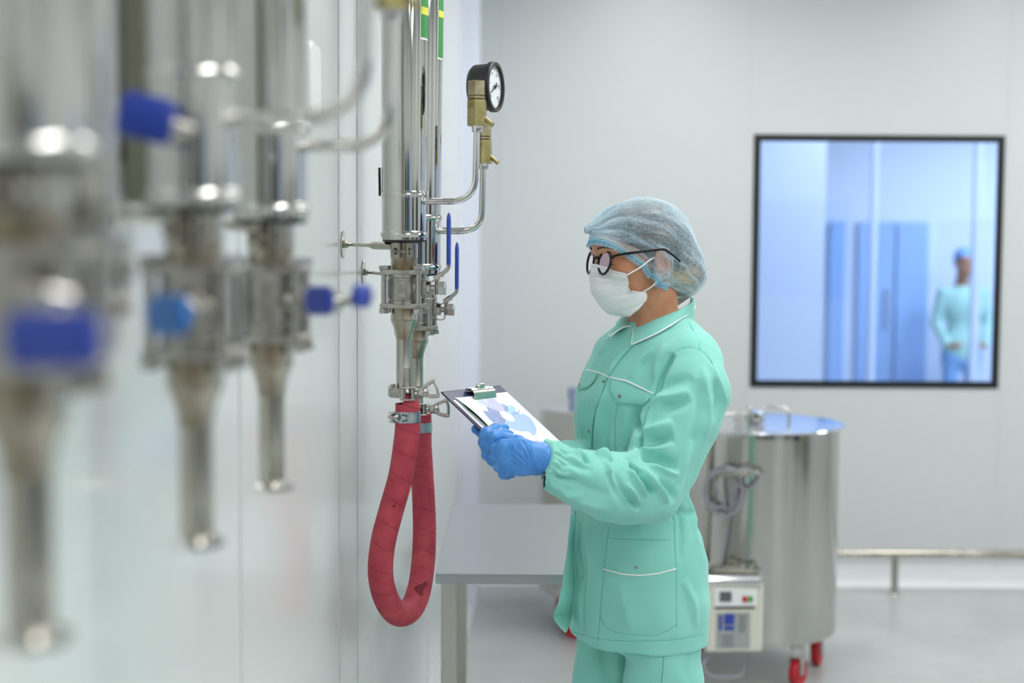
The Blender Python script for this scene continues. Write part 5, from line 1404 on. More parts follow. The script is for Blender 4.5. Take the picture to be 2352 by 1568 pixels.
for s_ in ([(1341,848),(1355,851),(1370,854),(1384,859),(1396,865)], [(1399,866),(1420,871),(1440,875),(1458,884),(1476,892),(1499,904)]):
    q = MB(); q.tube(onjacket(s_, .0010), .0017, 8); obj('yoke_piping', q, M['piping'], jacket, ang=180)
q = MB(); q.tube(onjacket([(1386,1306),(1402,1311),(1430,1318),(1470,1321),(1510,1317),(1552,1306)], .0010), .0017, 8); obj('pocket_piping', q, M['piping'], jacket, ang=180)
def flap(name, poly, off0=.0012, off1=.0035, nx=22, ny=14):
    """patch of cloth lying on the jacket; poly = top-left, top-right, bottom edge from right to left"""
    tl, tr_, *bt = poly; n = len(bt)-1
    def bot(u):
        x = (1-u)*n; i = min(int(x), n-1); f_ = x-i; return (bt[i][0]*(1-f_)+bt[i+1][0]*f_, bt[i][1]*(1-f_)+bt[i+1][1]*f_)
    top = []; 
    for j in range(ny+1):
        v = j/ny
        for i in range(nx+1):
            u = i/nx; a = (tl[0]*(1-u)+tr_[0]*u, tl[1]*(1-u)+tr_[1]*u); b = bot(u)
            h = hit(jb, a[0]*(1-v)+b[0]*v, a[1]*(1-v)+b[1]*v)
            if h[0] is None: h = hit(jb, (a[0]*(1-v)+b[0]*v)*.97+.03*1420, a[1]*(1-v)+b[1]*v)
            top.append((h[0]+h[1]*(off0+(off1-off0)*v**.7)) if h[0] is not None else top[-1])
    A = np.array([tuple(p) for p in top]).reshape(ny+1, nx+1, 3)
    for _ in range(3): A[1:-1, 1:-1] = (A[:-2, 1:-1]+A[2:, 1:-1]+A[1:-1, :-2]+A[1:-1, 2:])/4
    n0 = (nx+1)*(ny+1); vs = np.concatenate([A.reshape(-1, 3), A.reshape(-1, 3)+np.array(Vector((.35, .9, 0)))*.004])
    w_ = nx+1; fs = [(j*w_+i, (j+1)*w_+i, (j+1)*w_+i+1, j*w_+i+1) for j in range(ny) for i in range(nx)]
    fs += [tuple(k+n0 for k in f[::-1]) for f in fs]
    bd = [i for i in range(nx+1)]+[j*w_+nx for j in range(1, ny+1)]+[ny*w_+i for i in range(nx-1, -1, -1)]+[j*w_ for j in range(ny-1, 0, -1)]
    for a, b in zip(bd, bd[1:]+bd[:1]): fs.append((a, b, b+n0, a+n0))
    o = link(name, vs, fs, M['teal'], jacket, ang=60)
    q = MB(); edge = [Vector(A[j, nx-1]) for j in range(1, ny)]+[Vector(A[ny-1, i]) for i in range(nx-1, 0, -1)]+[Vector(A[j, 1]) for j in range(ny-1, 0, -1)]
    q.tube([e+Vector((-.2, -.9, 0))*.0006 for e in edge], .0005, 5); obj('stitching', q, M['thread'], o, ang=180)
    return o
f1 = flap('pocket_flap', [(1401,868),(1498,904),(1494,915),(1480,932),(1450,929),(1417,926),(1408,908),(1402,896)])
f2 = flap('pocket_flap', [(1341,850),(1374,858),(1370,872),(1360,886),(1348,893),(1337,894),(1329,895),(1328,893)], nx=12)
for px, py in ((1425, 911), (1387, 876), (1334, 884), (1353, 991), (1461, 1303)):
    h = hit(jb, px, py)
    if h[0] is None: continue
    n_ = h[1]
    off = .0046 if py in (911, 884) else .0012
    q = MB(); q.lathe([(.0028, -.0012), (.0029, .0002), (.0032, .0005), (.0037, .0004), (.0038, -.0012)], h[0]+n_*off, n_, 24); obj('snap', q, M['boltsteel'], jacket, ang=60)
# overlapping front edge of the jacket, swinging open at the hem
cols = [(1452,797,2.86),(1411,847,2.875),(1384,900,2.885)]
fp_ = [((1322,1180),(1310,1185)), ((1320,1240),(1305,1245)), ((1319,1300),(1296,1305)), ((1320,1335),(1289,1352)), ((1318,1370),(1281,1385)), ((1311,1410),(1271,1416)), ((1304,1445),(1284,1438)), ((1299,1453),(1297,1452))]
vs = []; nx = 6
rowsP = [Vector((a[0], a[1], 0)) for a, b in fp_]; rowsQ = [Vector((b[0], b[1], 0)) for a, b in fp_]
RP = smoothpath(rowsP, 5); RQ = smoothpath(rowsQ, 5)
base_pts = []
for a in RP:
    h = hit(jb, a.x+4, a.y); base_pts.append(h[0].y if h[0] is not None else 2.93)
base_pts = np.convolve(np.pad(base_pts, 4, mode='edge'), np.ones(9)/9, 'valid')
for j, (a, b) in enumerate(zip(RP, RQ)):
    for i in range(nx+1):
        u = i/nx; px = a.x*(1-u)+b.x*u; py = a.y*(1-u)+b.y*u
        vs.append(P(px, py, base_pts[j]-.004-.028*math.sin(u*1.8)*min(1, j/10)))
A = np.array([tuple(v) for v in vs]); n0 = len(A); w_ = nx+1; ny = len(RP)-1
vv = np.concatenate([A, A+np.array([0.0006, .0028, 0])]); fs = [(j*w_+i, j*w_+i+1, (j+1)*w_+i+1, (j+1)*w_+i) for j in range(ny) for i in range(nx)]
fs += [tuple(k+n0 for k in f[::-1]) for f in fs]
bd = [i for i in range(nx+1)]+[j*w_+nx for j in range(1, ny+1)]+[ny*w_+i for i in range(nx-1, -1, -1)]+[j*w_ for j in range(ny-1, 0, -1)]
for a, b in zip(bd, bd[1:]+bd[:1]): fs.append((b, a, a+n0, b+n0))
link('front_panel', vv, fs, M['teal'], jacket, ang=60)

# collar: a fall that lies back from a stand round the neck
def collar_side(sg, name):
    """sg=1 near (left) side, -1 far side; rows from the inner fold to the outer edge"""
    nc_ = 40; nr_ = 10; vs = []; rows_ = []
    OP = [(0, 1596, 702), (.16, 1592, 711), (.35, 1574, 727), (.55, 1545, 748), (.75, 1508, 770), (.9, 1478, 783), (1, 1454, 793)]
    def outpx(t): return (float(np.interp(t, [o[0] for o in OP], [o[1] for o in OP])), float(np.interp(t, [o[0] for o in OP], [o[2] for o in OP])))
    C0 = Vector((P(1519, 720, 3.02).x, 3.02, 0))
    zt_b = P(1590, 684, 3.03).z; zt_f = P(1450, 752, 2.95).z; zb_b = P(1596, 712, 3.03).z; zb_f = P(1450, 792, 2.90).z
    for i in range(nc_+1):
        t = i/nc_; ph = math.pi*(1-t)           # back (pi) to front (0)
        ph2 = ph*sg
        fx, fy = math.cos(ph), math.sin(ph)*sg
        ease = t**1.25
        zin = zt_b+(zt_f-zt_b)*ease; zout = zb_b+(zb_f-zb_b)*(t**1.5)-.004*math.sin(math.pi*t)
        rin_f = .069+.004*max(0, -fx); rin_l = .060
        rout_f = .094-.010*max(0, -fx)+.030*max(0, t-.75)*4*.3; rout_l = .098
        gap = .014*sg*max(0, (t-.86)/.14)
        I = C0+bf*(fx*rin_f)+bl*(fy*rin_l); O_ = C0+bf*(fx*rout_f*1.0)+bl*(fy*rout_l)
        if t > .80: O_ = O_+bl*(sg*.030*((t-.80)/.20))+bf*.012*((t-.8)/.2)
        I = Vector((I.x, I.y, zin)); O_ = Vector((O_.x, O_.y, zout+(.012 if sg < 0 else 0)))
        if sg > 0:
            op = outpx(t); h = hit(jb, *op)
            bk = P(*op, O_.y); k5 = min(1, max(0, (t-.28)/.2))
            fr_ = h[0]+h[1]*.0045+Vector((-.2, -.9, 0))*.002 if h[0] is not None else bk
            O_ = bk.lerp(fr_, k5)
        else:   # keep clear of the cloth below
            h = jb.ray_cast(O_+Vector((0, 0, .08)), Vector((0, 0, -1)))
            if h[0] is not None and h[0].z+.004 > O_.z: O_.z = h[0].z+.004
        rows_.append((I, O_))
    for k3 in range(4):
        rows_ = [rows_[0]]+[(rows_[i][0], (rows_[i-1][1]+rows_[i][1]*2+rows_[i+1][1])/4) for i in range(1, len(rows_)-1)]+[rows_[-1]]
    for I, O_ in rows_:
        for j in range(nr_+1):
            s_ = j/nr_; p = I*(1-s_)+O_*s_+Vector((0, 0, .010))*math.sin(math.pi*s_)*(1-s_*.3)
            h = jb.find_nearest(p)
            if h[0] is not None and (p-h[0]).dot(h[1]) < .0035 and s_ > .3 and (sg < 0 or h[0].y < 3.0): p = h[0]+h[1]*.0035
            vs.append(p)
    A = np.array([tuple(v) for v in vs]); w_ = nr_+1
    F_ = np.array([(i*w_+j, i*w_+j+1, (i+1)*w_+j+1, (i+1)*w_+j) for i in range(nc_) for j in range(nr_)])
    if sg < 0: F_ = F_[:, ::-1]
    NN = vnormals(A, F_)
    if NN[:, 2].mean() < 0: F_ = F_[:, ::-1]; NN = -NN
    n0 = len(A); vv = np.concatenate([A+NN*.0014, A-NN*.0014]); bd = [j for j in range(nr_+1)]+[i*w_+nr_ for i in range(1, nc_+1)]+[nc_*w_+j for j in range(nr_-1, -1, -1)]+[i*w_ for i in range(nc_-1, 0, -1)]
    rim = [(a, b, b+n0, a+n0) for a, b in zip(bd, bd[1:]+bd[:1])]
    o = link(name, vv, np.concatenate([F_, F_[:, ::-1]+n0, np.array(rim)]), M['teal'], jacket, ang=70)
    ed = [Vector(A[i*w_+nr_]) for i in range(0, nc_+1)]+[Vector(A[nc_*w_+j]) for j in range(nr_-1, 0, -1)]
    q = MB(); q.tube(ed, .0019, 8); obj('collar_piping', q, M['piping'], o, ang=180)
    return o
collar_side(1, 'collar'); collar_side(-1, 'collar')
# stand inside the collar and the white shirt at the nape
q = MB(); C0 = Vector((P(1519, 720, 3.02).x, 3.02, 0)); vs = []; fs = []; n = 48
for i in range(n):
    a = 2*math.pi*i/n; fx, fy = math.cos(a), math.sin(a); t = 1-abs(((a+math.pi) % (2*math.pi))-math.pi)/math.pi
    zt_b = P(1590, 684, 3.03).z; zt_f = P(1450, 752, 2.95).z; z1 = zt_b+(zt_f-zt_b)*t**1.25
    for z, g_ in ((z1+.0015, 0), (z1-.045, .004), (z1-.045, .001), (z1+.0015, -.003)):
        p = C0+bf*(fx*(.069+.004*max(0, -fx)+g_))+bl*(fy*(.060+g_)); vs.append((p.x, p.y, z))
for i in range(n):
    i2 = (i+1) % n
    for k_ in range(4): fs.append((i*4+k_, i*4+(k_+1) % 4, i2*4+(k_+1) % 4, i2*4+k_))
link('collar_stand', vs, fs, M['teal'], jacket, ang=60)
vs = []; fs = []
n = 20
for i in range(n+1):
    a = math.pi-1.7+i/n*2.6; fx, fy = math.cos(a), math.sin(a)
    zt_b = P(1580, 682, 3.03).z
    for z, g_ in ((zt_b+.001, -.007), (zt_b-.03, -.005), (zt_b-.03, -.0065), (zt_b+.001, -.0085)):
        p = C0+bf*(fx*(.069+.004*max(0, -fx)+g_))+bl*(fy*(.060+g_)); vs.append((p.x, p.y, z-.022*(abs(i/n-.5)*2)**2))
for i in range(n):
    for k_ in range(4): fs.append((i*4+k_, i*4+(k_+1) % 4, (i+1)*4+(k_+1) % 4, (i+1)*4+k_))
link('shirt_collar', vs, fs, M['shirt'], worker, ang=60)

# ------------------------------------------------------------ trousers and shoes
vx = .007
xs = np.arange(.05, .62, vx); ys = np.arange(2.75, 3.35, vx); zs = np.arange(.03, HEMZ+.10, vx)
G = grid(xs, ys, zs)
d = smin(chain(G, legL, [.074, .079, .070, .060], .02), chain(G, legR, [.072, .078, .070, .060], .02), .015)
d = smin(d, torso(G, -.020, HEMZ-.01, HEMZ+.09), .02)
d = smax(d, (F32(.075)-G[2])+d*0, .005)
tv, tF = nets(d, xs, ys, zs); tv = relax(tv, tF, 3, .5); N = vnormals(tv, tF)
tb = bvh_of(tv, tF)
dp = fbm(tv, 6, 9, .003)
for s_, a_, w_ in (([(1385,1480),(1390,1520),(1392,1566)], -.010, .014), ([(1430,1490),(1420,1530),(1425,1566)], .004, .012), ([(1350,1490),(1345,1530),(1350,1566)], .003, .014), ([(1590,1490),(1575,1530),(1585,1566)], -.004, .010), ([(1480,1495),(1470,1530),(1476,1566)], -.003, .014)):
    dp += fold(tv, N, tb, s_, a_, w_)
tv = tv+N*dp[:, None]
trousers = link('trousers', tv, tF, M['teal'], worker, ang=180)
tb = bvh_of(tv, tF)
pts = [hit(tb, x, y)[0] for x, y in ((1527, 1488), (1524, 1510), (1522, 1540), (1519, 1566))]
q = MB(); q.tube([p+Vector((0, -.0002, 0)) for p in pts if p is not None], .0008, 6); obj('seam', q, M['thread'], trousers, ang=180)
M['shoe'] = mat('white_clog', srgb(228, 230, 230), .5)
for lg, dy in ((legL, 0), (legR, 0)):
    c = lg[-1]; xs_ = np.arange(-.17, .13, .005); ys_ = np.arange(-.08, .08, .005); zs_ = np.arange(-.012, .12, .005); g_ = grid(xs_, ys_, zs_)
    d = smin(ell(g_, (-.055, 0, .030), (.090, .042, .040)), ell(g_, (.040, 0, .038), (.050, .036, .055)), .04)
    d = smax(d, -g_[2]+d*0, .003)
    v_, F_ = nets(d, xs_, ys_, zs_); R_ = np.array(Matrix.Rotation(TH*.6, 3, 'Z')); v_ = v_@R_.T+np.array([c.x, c.y, 0])
    link('shoe', v_, F_, M['shoe'], worker, ang=60)
# ------------------------------------------------------------ clipboard
BA = P(1015, 900, 2.72); BB = P(1149, 885, 2.72+.187)
Ub = (BB-BA); BWd = Ub.length; Ub.normalize()
Vb = Vector((.21, -.142, -.185)); Vb = (Vb-Ub*Vb.dot(Ub)).normalized(); Wb = Ub.cross(Vb).normalized()
if Wb.z < 0: Wb = -Wb
def onboard(px, py, h=0.0):
    """(u, v) on the board where the photo shows px,py"""
    o = Vector((0, 0, CAMZ)); dr = P(px, py, 1.0)-o; p0 = BA+Wb*h
    t = (p0-o).dot(Wb)/dr.dot(Wb); p = o+dr*t-p0; return (p.dot(Ub), p.dot(Vb))
def B3(u, v, h=0.0): return BA+Ub*u+Vb*v+Wb*h
clip = thing('clipboard', 'dark navy clipboard held by the worker', 'clipboard', BA)
M['navy'] = noisy(mat('navy_vinyl', srgb(48, 48, 92), .4), 60, bump=.2, bscale=500, dist=.0004)
M['navyedge'] = mat('navy_edge', srgb(20, 20, 45), .4)
M['paper'] = mat('paper', srgb(240, 242, 246), .75, spec=.2)
LB = .212
def slab(poly, h0, h1): 
    q = MB(); UxV = Ub.cross(Vb); s_ = 1 if UxV.dot(Wb) > 0 else -1
    if s_ > 0: q.prism(poly, B3(0, 0, h0), Ub, Vb, h1-h0)
    else: q.prism([(v, u) for u, v in poly], B3(0, 0, h0), Vb, Ub, h1-h0)
    return q
rc = .006
obj('board', slab([(rc,0),(BWd-rc,0),(BWd,rc),(BWd,LB),(0,LB),(0,rc)], -.0028, 0), M['navy'], clip)
q = MB(); q.tube([B3(0, 0, -.0014), B3(0, LB, -.0014)], .0019, 8); q.tube([B3(0, 0, -.0014), B3(BWd, 0, -.0014)], .0017, 8); obj('bound_edge', q, M['navyedge'], clip)
# the clip
ua, va = onboard(1066, 902, .01); ub_, vb_ = onboard(1126, 893, .01); um = BWd*.53; hw = .040; v0 = .004
q = MB()
prof = [(.000, .002), (.004, .010), (.010, .0135), (.018, .0125), (.024, .0085), (.028, .0045), (.0305, .0022), (.0300, .0012), (.027, .0035), (.0235, .0072), (.018, .0110), (.010, .0120), (.005, .0088), (.0015, .001)]
vs = [B3(um+s_*hw, v0+a, b) for s_ in (-1, 1) for a, b in prof]; m_ = len(prof)
fs = [(i, (i+1) % m_, m_+(i+1) % m_, m_+i) for i in range(m_)]+[tuple(range(m_))[::-1], tuple(range(m_, 2*m_))]
q.add(vs, fs); M['clipsteel'] = mat('clip_steel', (.78, .76, .72, 1), .22, 1.0)
obj('clip_plate', q, M['clipsteel'], clip, ang=50)
q = MB(); q.cyl(B3(um-hw*1.0, v0+.003, .0065), B3(um+hw*1.0, v0+.003, .0065), .0028, 14); obj('clip_spring', q, M['steel'], clip)
q = MB(); pr = [(.000, .008), (.000, .0155), (.004, .0195), (.008, .0180), (.0115, .0135), (.0105, .0125), (.0072, .0165), (.004, .0180), (.0015, .0148), (.0012, .008)]
hw2 = .0085; vs = [B3(um+s_*hw2, v0+a, b) for s_ in (-1, 1) for a, b in pr]; m_ = len(pr)
q.add(vs, [(i, (i+1) % m_, m_+(i+1) % m_, m_+i) for i in range(m_)]+[tuple(range(m_))[::-1], tuple(range(m_, 2*m_))])
obj('clip_tab', q, M['clipsteel'], clip, ang=50)
# papers: an under sheet with a green corner, and the top sheet with its chart, gently curled along the near edge
def Z8(x, y): return (1000+x/6.918, 860+y/6.918)
def curl(u, v):
    e = max(0.0, (.035-u)/.035); return .0012+.010*e*e*max(0.0, math.sin(min(1.0, max(0, (v-.012)/.15))*math.pi))+.0015*math.sin(v*14)*e
t0 = thing('paper_sheet', 'under sheet with a green print, showing at the near edge of the clipboard', 'paper', B3(.02, .03, 0))
u0, vtop = .010, .022; u1 = BWd-.004; vend = .209
q = slab([(u0-.003, vtop+.004), (u1-.004, vtop+.004), (u1-.004, vend), (u0-.003, vend)], .0002, .0005); obj('sheet', q, M['paper'], t0)
gp = [onboard(*Z8(*p), .0006) for p in ((425,450),(520,510),(600,565),(660,630),(740,720),(850,822),(800,800),(640,650),(520,560))]
obj('green_print', slab(gp, .0005, .0007), M['green'], t0)
t1 = thing('paper_sheet', 'white printed sheet with a blue donut chart, topmost on the clipboard', 'paper', B3(.05, .05, 0))
nx, ny = 24, 30; vs = []
for j in range(ny+1):
    for i in range(nx+1):
        u = u0+.006+(u1-u0-.006)*i/nx; v = vtop+(vend-vtop)*j/ny
        vs.append(B3(u, v, curl(u-u0, v)+.0003))
n0 = len(vs); vs += [p-Wb*.00025 for p in vs]; w_ = nx+1
fs = [(j*w_+i, j*w_+i+1, (j+1)*w_+i+1, (j+1)*w_+i) for j in range(ny) for i in range(nx)]; fs += [tuple(k+n0 for k in f[::-1]) for f in fs]
bd = [i for i in range(nx+1)]+[j*w_+nx for j in range(1, ny+1)]+[ny*w_+i for i in range(nx-1, -1, -1)]+[j*w_ for j in range(ny-1, 0, -1)]
fs += [(b, a, a+n0, b+n0) for a, b in zip(bd, bd[1:]+bd[:1])]
link('sheet', vs, fs, M['paper'], t1, ang=60)
ch = {'segment_light_blue': ((152, 186, 228), [(1400,625),(1470,665),(1530,720),(1580,800),(1605,870),(1603,930),(1570,975),(1520,935),(1470,895),(1400,905),(1300,890),(1190,850),(1100,805),(1112,750),(1120,715),(1180,740),(1230,748),(1262,735),(1262,710),(1245,680),(1228,655),(1320,635)]),
 'segment_indigo': ((112, 132, 188), [(755,568),(845,590),(815,510),(920,550),(1020,590),(1025,620),(1060,675),(1120,715),(1110,760),(1098,803),(1020,795),(945,780),(870,715),(810,650)]),
 'segment_lavender': ((182, 182, 216), [(735,370),(800,360),(870,360),(950,385),(975,415),(1000,447),(1060,465),(1085,525),(1105,580),(1060,573),(1020,590),(920,550),(815,510),(800,480),(835,435),(790,395)]),
 'segment_pale': ((178, 194, 228), [(672,415),(690,392),(750,402),(830,436),(810,465),(800,492),(740,470),(690,458)]),
 'segment_blue': ((112, 148, 205), [(1060,465),(1110,485),(1160,512),(1155,560),(1145,600),(1105,580),(1085,525)]),
 'segment_cyan': ((150, 200, 226), [(1178,475),(1285,535),(1245,585),(1200,630),(1150,602),(1160,540)]),
 'segment_mid': ((134, 165, 222), [(1200,630),(1230,600),(1258,575),(1310,600),(1322,575),(1348,572),(1325,612),(1340,632),(1280,640),(1228,655)]),
 'chart_lower': ((200, 200, 218), [(1560,1056),(1600,1046),(1650,1046),(1700,1062),(1740,1112),(1650,1090)])}
for k_, (col, pl) in ch.items():
    poly = [onboard(*Z8(*p), .0016) for p in pl]
    obj('chart_segment', slab(poly, .00155, .0018), mat('print_'+k_, srgb(*[c+(255-c)*.22 for c in col]), .7), t1)
q = MB()
for (a, b) in (((830,600),(870,605)),((880,560),(900,545)),((990,660),(1050,660)),((960,700),(1000,695)),((940,760),(985,740)),((860,560),(1090,660)),((870,640),(1000,740)),((1440,700),(1490,715)),((1250,830),(1290,870)),((1360,860),(1390,895)),((1140,800),(1150,790)),((1300,600+60),(1380,700)),((1180,560),(1190,540)),((1560,860),(1590,880)),((1100,500),(1120,540)),((880,400),(930,470)),((760,420),(800,440))):
    pa = onboard(*Z8(*a), .0019); pb = onboard(*Z8(*b), .0019); q.tube([B3(*pa, .0019), B3(*pb, .0019)], .00045, 4)
lo_ = obj('chart_lines', q, mat('print_lines', srgb(214, 216, 236), .7), t1); lo_['kind'] = 'stuff'

# ------------------------------------------------------------ gloved hands
vx = .0013
def sculpt(name, parts, lo, hi, disp=None, k=.006, subtract=None):
    xs = np.arange(lo[0], hi[0], vx); ys = np.arange(lo[1], hi[1], vx); zs = np.arange(lo[2], hi[2], vx); G = grid(xs, ys, zs); d = None
    for grp_k, chains in parts:
        dd = None
        for pts, rs, kk in chains:
            e = chain(G, pts, rs, kk); dd = e if dd is None else smin(dd, e, grp_k)
        d = dd if d is None else smin(d, dd, k)
    v, F = nets(d, xs, ys, zs); v = relax(v, F, 2, .5); N = vnormals(v, F)
    if disp is not None: v = v+N*disp(v, F, N)[:, None]
    return link(name, v, F, M['glove'], worker, ang=180)
def C3(L_): return [P(*p) for p in L_]
# left hand: back towards the camera, fist closed round the fingers of the right hand
palm = [(C3([(1240,1047,2.648),(1195,1030,2.635),(1158,1022,2.628)]), [.0235, .0180, .0120], .012),
        (C3([(1240,1050,2.648),(1193,1042,2.632),(1152,1040,2.624)]), [.0235, .0185, .0120], .012),
        (C3([(1240,1053,2.648),(1195,1056,2.632),(1156,1058,2.626)]), [.0225, .0180, .0118], .012),
        (C3([(1238,1060,2.650),(1200,1070,2.636),(1166,1078,2.630)]), [.0205, .0165, .0110], .012)]
fing = [(C3([(1158,1020,2.630),(1134,1027,2.640),(1142,1034,2.668),(1160,1036,2.670)]), [.0108, .0100, .0092, .0085], .003),
        (C3([(1152,1041,2.626),(1137,1050,2.636),(1145,1056,2.664),(1164,1056,2.668)]), [.0110, .0104, .0094, .0086], .003),
        (C3([(1156,1060,2.628),(1144,1071,2.637),(1152,1076,2.664),(1170,1074,2.668)]), [.0106, .0098, .0090, .0082], .003),
        (C3([(1166,1080,2.632),(1154,1089,2.640),(1162,1092,2.662),(1178,1088,2.666)]), [.0098, .0086, .0080, .0074], .003)]
thumb = [(C3([(1222,1034,2.662),(1190,1013,2.668),(1166,1006,2.668),(1144,998,2.662)]), [.0150, .0112, .0098, .0088], .006)]
GW = 1.6
def wr_left(v, F, N):
    b = bvh_of(v, F); o = np.zeros(len(v))
    for s_, a, w_ in (([(1198,1018),(1206,1034),(1216,1060),(1228,1082)], .0016, .0020), ([(1206,1014),(1216,1036),(1226,1064)], .0018, .0020), ([(1214,1016),(1224,1040),(1232,1068)], .0018, .0020), ([(1186,1032),(1204,1052),(1220,1076)], .0014, .0018),
                      ([(1176,1040),(1196,1058),(1214,1074)], .0014, .0018), ([(1172,1052),(1190,1064),(1206,1070)], .0013, .0018), ([(1170,1060),(1180,1080),(1186,1088)], .0012, .0018), ([(1190,1010),(1200,1010),(1214,1020)], .0014, .0016),
                      ([(1146,1024),(1143,1040),(1140,1052)], -.0016, .0026), ([(1150,1044),(1147,1056),(1146,1066)], -.0014, .0024), ([(1156,1062),(1152,1074),(1152,1082)], -.0014, .0024), ([(1150,1020),(1158,1012),(1170,1010)], -.0016, .002)):
        o += fold(v, N, b, s_, a*GW, w_)
    return o+fbm(v, 60, 5, .0004)
los = P(1125, 1110, 2.60); his = P(1262, 985, 2.70)
sculpt('glove', [(.014, palm), (.0022, fing[:1])]+[(.0022, [f_]) for f_ in fing[1:]]+[(.004, thumb)], (los.x-.01, 2.598, los.z-.01), (his.x+.02, 2.70, his.z+.02), wr_left, k=.0028)
# flared glove cuff
wc = P(1226, 1049, 2.645); wd_ = (AN[-2][0]-AN[-1][0]).normalized(); e1 = wd_.orthogonal().normalized(); e2 = wd_.cross(e1)
vs = []; n = 72; prof_ = [(-.016, .0205), (-.010, .0240), (-.004, .0268), (.003, .0290), (.009, .0305), (.0095, .0292), (.003, .0275), (-.004, .0255)]
for a_, r_ in prof_:
    for i in range(n):
        ph = 2*math.pi*i/n; rr2 = r_*(1+.035*math.sin(ph*5+a_*90)+.025*math.sin(ph*11+a_*200)) ; vs.append(wc+wd_*(a_+.0015*math.sin(ph*4))+(e1*math.cos(ph)*1.0+e2*math.sin(ph)*1.0)*rr2)
fs = [(j*n+i, j*n+(i+1) % n, (j+1)*n+(i+1) % n, (j+1)*n+i) for j in range(len(prof_)-1) for i in range(n)]
link('glove_cuff', vs, fs, M['glove'], worker, ang=180)
# right hand: under the board, fingers bent over its near edge
def BP(px, py, h, Yadd=0.0):
    u, v = onboard(px, py, h); return B3(u, v, h)
rp = [(C3([(1232,1060,2.842),(1200,1050,2.80)])+[BP(1170, 1030, -.034)], [.026, .025, .021], .012), ([P(1232,1060,2.842), P(1204,1046,2.80), BP(1150, 1015, -.028)], [.024, .022, .017], .012)]
idx_ = [([BP(1150,1022,-.024), P(1126,1034,2.688), P(1113,1016,2.660), P(1117,995,2.652), BP(1136,985,.0125), BP(1159,983,.0105)], [.0145, .0122, .0118, .0115, .0102, .0088], .004)]
mid_ = [([BP(1160,1030,-.024), P(1136,1048,2.690), P(1127,1024,2.652), P(1134,1003,2.645), BP(1150,996,.0125), BP(1170,997,.0105)], [.0145, .0120, .0114, .0108, .0098, .0086], .004)]
rin_ = [([BP(1170,1040,-.026), P(1135,1050,2.690), P(1119,1044,2.668), P(1116,1030,2.664)], [.0145, .0115, .0105, .0095], .004)]
pin_ = [([BP(1180,1048,-.028), P(1150,1066,2.690), P(1130,1058,2.672), P(1128,1046,2.670)], [.0130, .0105, .0095, .0085], .004)]
thb_ = [([BP(1150,1010,-.030), P(1128,1000,2.715), P(1108,991,2.706), P(1093,986,2.702)], [.0145, .0128, .0118, .0092], .004)]
def wr_right(v, F, N):
    b = bvh_of(v, F); o = np.zeros(len(v))
    for s_, a, w_ in (([(1112,1006),(1120,1008),(1130,1004)], -.0012, .002), ([(1100,980),(1098,990),(1104,998)], .0008, .0015), ([(1108,1024),(1120,1022),(1126,1014)], .0010, .002), ([(1140,978),(1146,984),(1144,990)], .0008, .0015)):
        o += fold(v, N, b, s_, a, w_)
    return o+fbm(v, 60, 6, .0004)
allp = [p for grp in (rp, idx_, mid_, rin_, pin_, thb_) for c_ in grp for p in c_[0]]
lo3 = [min(p[i] for p in allp)-.03 for i in range(3)]; hi3 = [max(p[i] for p in allp)+.03 for i in range(3)]
sculpt('glove', [(.014, rp), (.002, idx_), (.002, mid_), (.002, rin_), (.002, pin_), (.002, thb_)], lo3, hi3, wr_right, k=.0032)
# ------------------------------------------------------------ a second worker figure beyond the window, standing in for a reflection
fx_, fy_ = P(2215, 600, 12.0).x, 12.0
FZ = P(2215, 566, 12.0).z        # top of the cap
far = thing('person', 'distant worker in a pale green top and blue cap, standing in for a faint reflection in the window', 'person', (fx_, fy_, 0))
hz_ = FZ-.155
xs = fine(fx_-.10, fx_+.10, .006, fx_-.34, fx_+.34, .014); ys = fine(fy_-.14, fy_+.13, .006, fy_-.24, fy_+.24, .014); zs = fine(hz_-.13, hz_+.15, .006, .02, hz_-.13, .016)
zs = zs[zs < hz_+.15]; G = grid(xs, ys, zs)
d = head_sdf((G[0]-F32(fx_)+0*(G[1]+G[2]), -(G[1]-F32(fy_))+0*(G[0]+G[2]), G[2]-F32(hz_)+0*(G[0]+G[1])))
def V3(x, y, z): return Vector((fx_+x, fy_+y, z))
sh = hz_-.20
core = [[V3(0, .03, sh), V3(0, .02, sh-.30), V3(0, .02, sh-.52)]]
def fbody(G, g):
    e = smin(ell(G, V3(0, .02, sh-.14), (.175+g, .105+g, .17+g)), ell(G, V3(0, .02, sh-.50), (.160+g, .11+g, .20+g)), .12)
    for s_ in (-1, 1): e = smin(e, chain(G, [V3(s_*.165, .02, sh-.03), V3(s_*.215, .03, sh-.29), V3(s_*.16, -.10, sh-.47)], [.050+g, .042+g, .032+g], .02), .03)
    return e
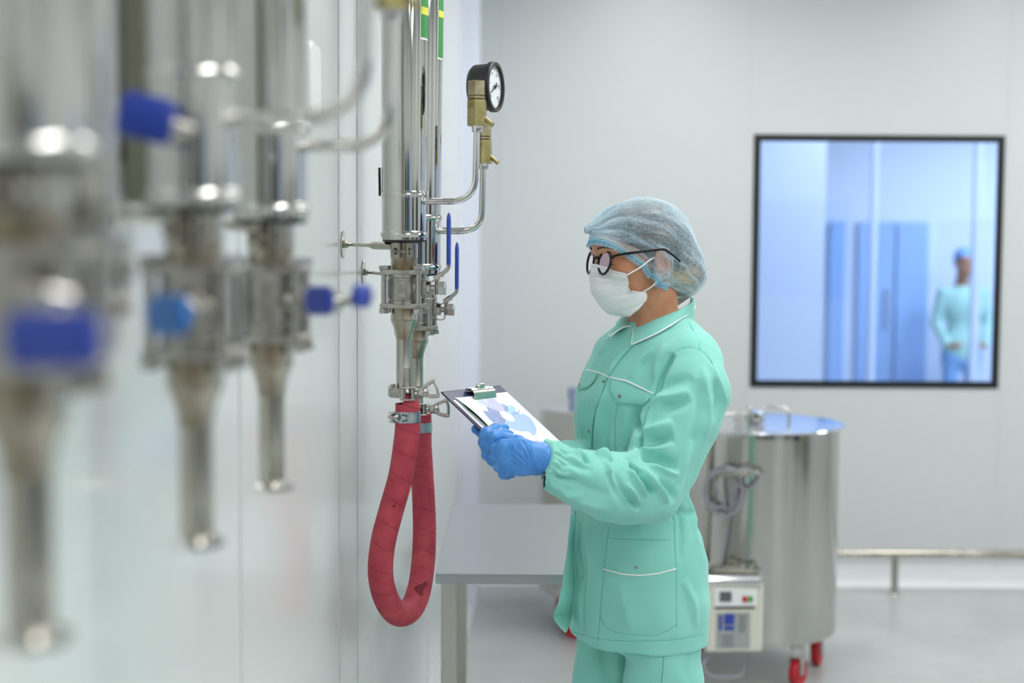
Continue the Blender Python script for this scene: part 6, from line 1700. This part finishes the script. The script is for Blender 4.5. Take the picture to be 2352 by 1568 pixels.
def flegs(G, g):
    e = None
    for s_ in (-1, 1):
        q_ = chain(G, [V3(s_*.085, .02, sh-.58), V3(s_*.09, .01, .50), V3(s_*.095, .03, .06)], [.080+g, .055+g, .038+g], .02); e = q_ if e is None else smin(e, q_, .02)
    return e
d = smin(d, fbody(G, -.012), .03); d = smin(d, flegs(G, -.012), .04)
for s_ in (-1, 1):
    d = smin(d, chain(G, [V3(s_*.16, -.10, sh-.47), V3(s_*.10, -.17, sh-.47), V3(s_*.06, -.20, sh-.46)], [.024, .026, .012], .01), .01)
    d = smin(d, chain(G, [V3(s_*.095, .03, .06), V3(s_*.10, -.10, .04)], [.035, .030], .02), .02)
v_, F_ = nets(d, xs, ys, zs); link('body', relax(v_, F_, 1), F_, M['skin'], far, ang=180)
M['palegreen'] = mat('pale_green_cotton', srgb(176, 214, 204), .85); M['bluecloth'] = mat('blue_cotton', srgb(140, 178, 224), .85)
xs = np.arange(fx_-.34, fx_+.34, .012); ys = np.arange(fy_-.24, fy_+.24, .012); zs = np.arange(.08, sh+.12, .012); G = grid(xs, ys, zs)
t_ = fbody(G, .004); t_ = smax(t_, (G[2]-F32(sh+.06))+t_*0, .01); t_ = smax(t_, (F32(sh-.64)-G[2])+t_*0, .01)
v_, F_ = nets(t_, xs, ys, zs); link('tunic', relax(v_, F_, 2), F_, M['palegreen'], far, ang=180)
t_ = smin(flegs(G, .004), ell(G, V3(0, .02, sh-.56), (.150, .105, .13)), .04); t_ = smax(t_, (F32(.10)-G[2])+t_*0, .01)
v_, F_ = nets(t_, xs, ys, zs); link('trousers', relax(v_, F_, 2), F_, M['bluecloth'], far, ang=180)
xs = np.arange(fx_-.11, fx_+.11, .006); ys = np.arange(fy_-.13, fy_+.14, .006); zs = np.arange(hz_, hz_+.17, .006); G = grid(xs, ys, zs)
t_ = ell(G, (fx_, fy_+.01, hz_+.055), (.085, .110, .098)); t_ = smax(t_, (F32(hz_+.045)-G[2]-(G[1]-F32(fy_))*.25)+t_*0, .006)
v_, F_ = nets(t_, xs, ys, zs); link('cap', relax(v_, F_, 2), F_, M['bluecloth'], far, ang=180)
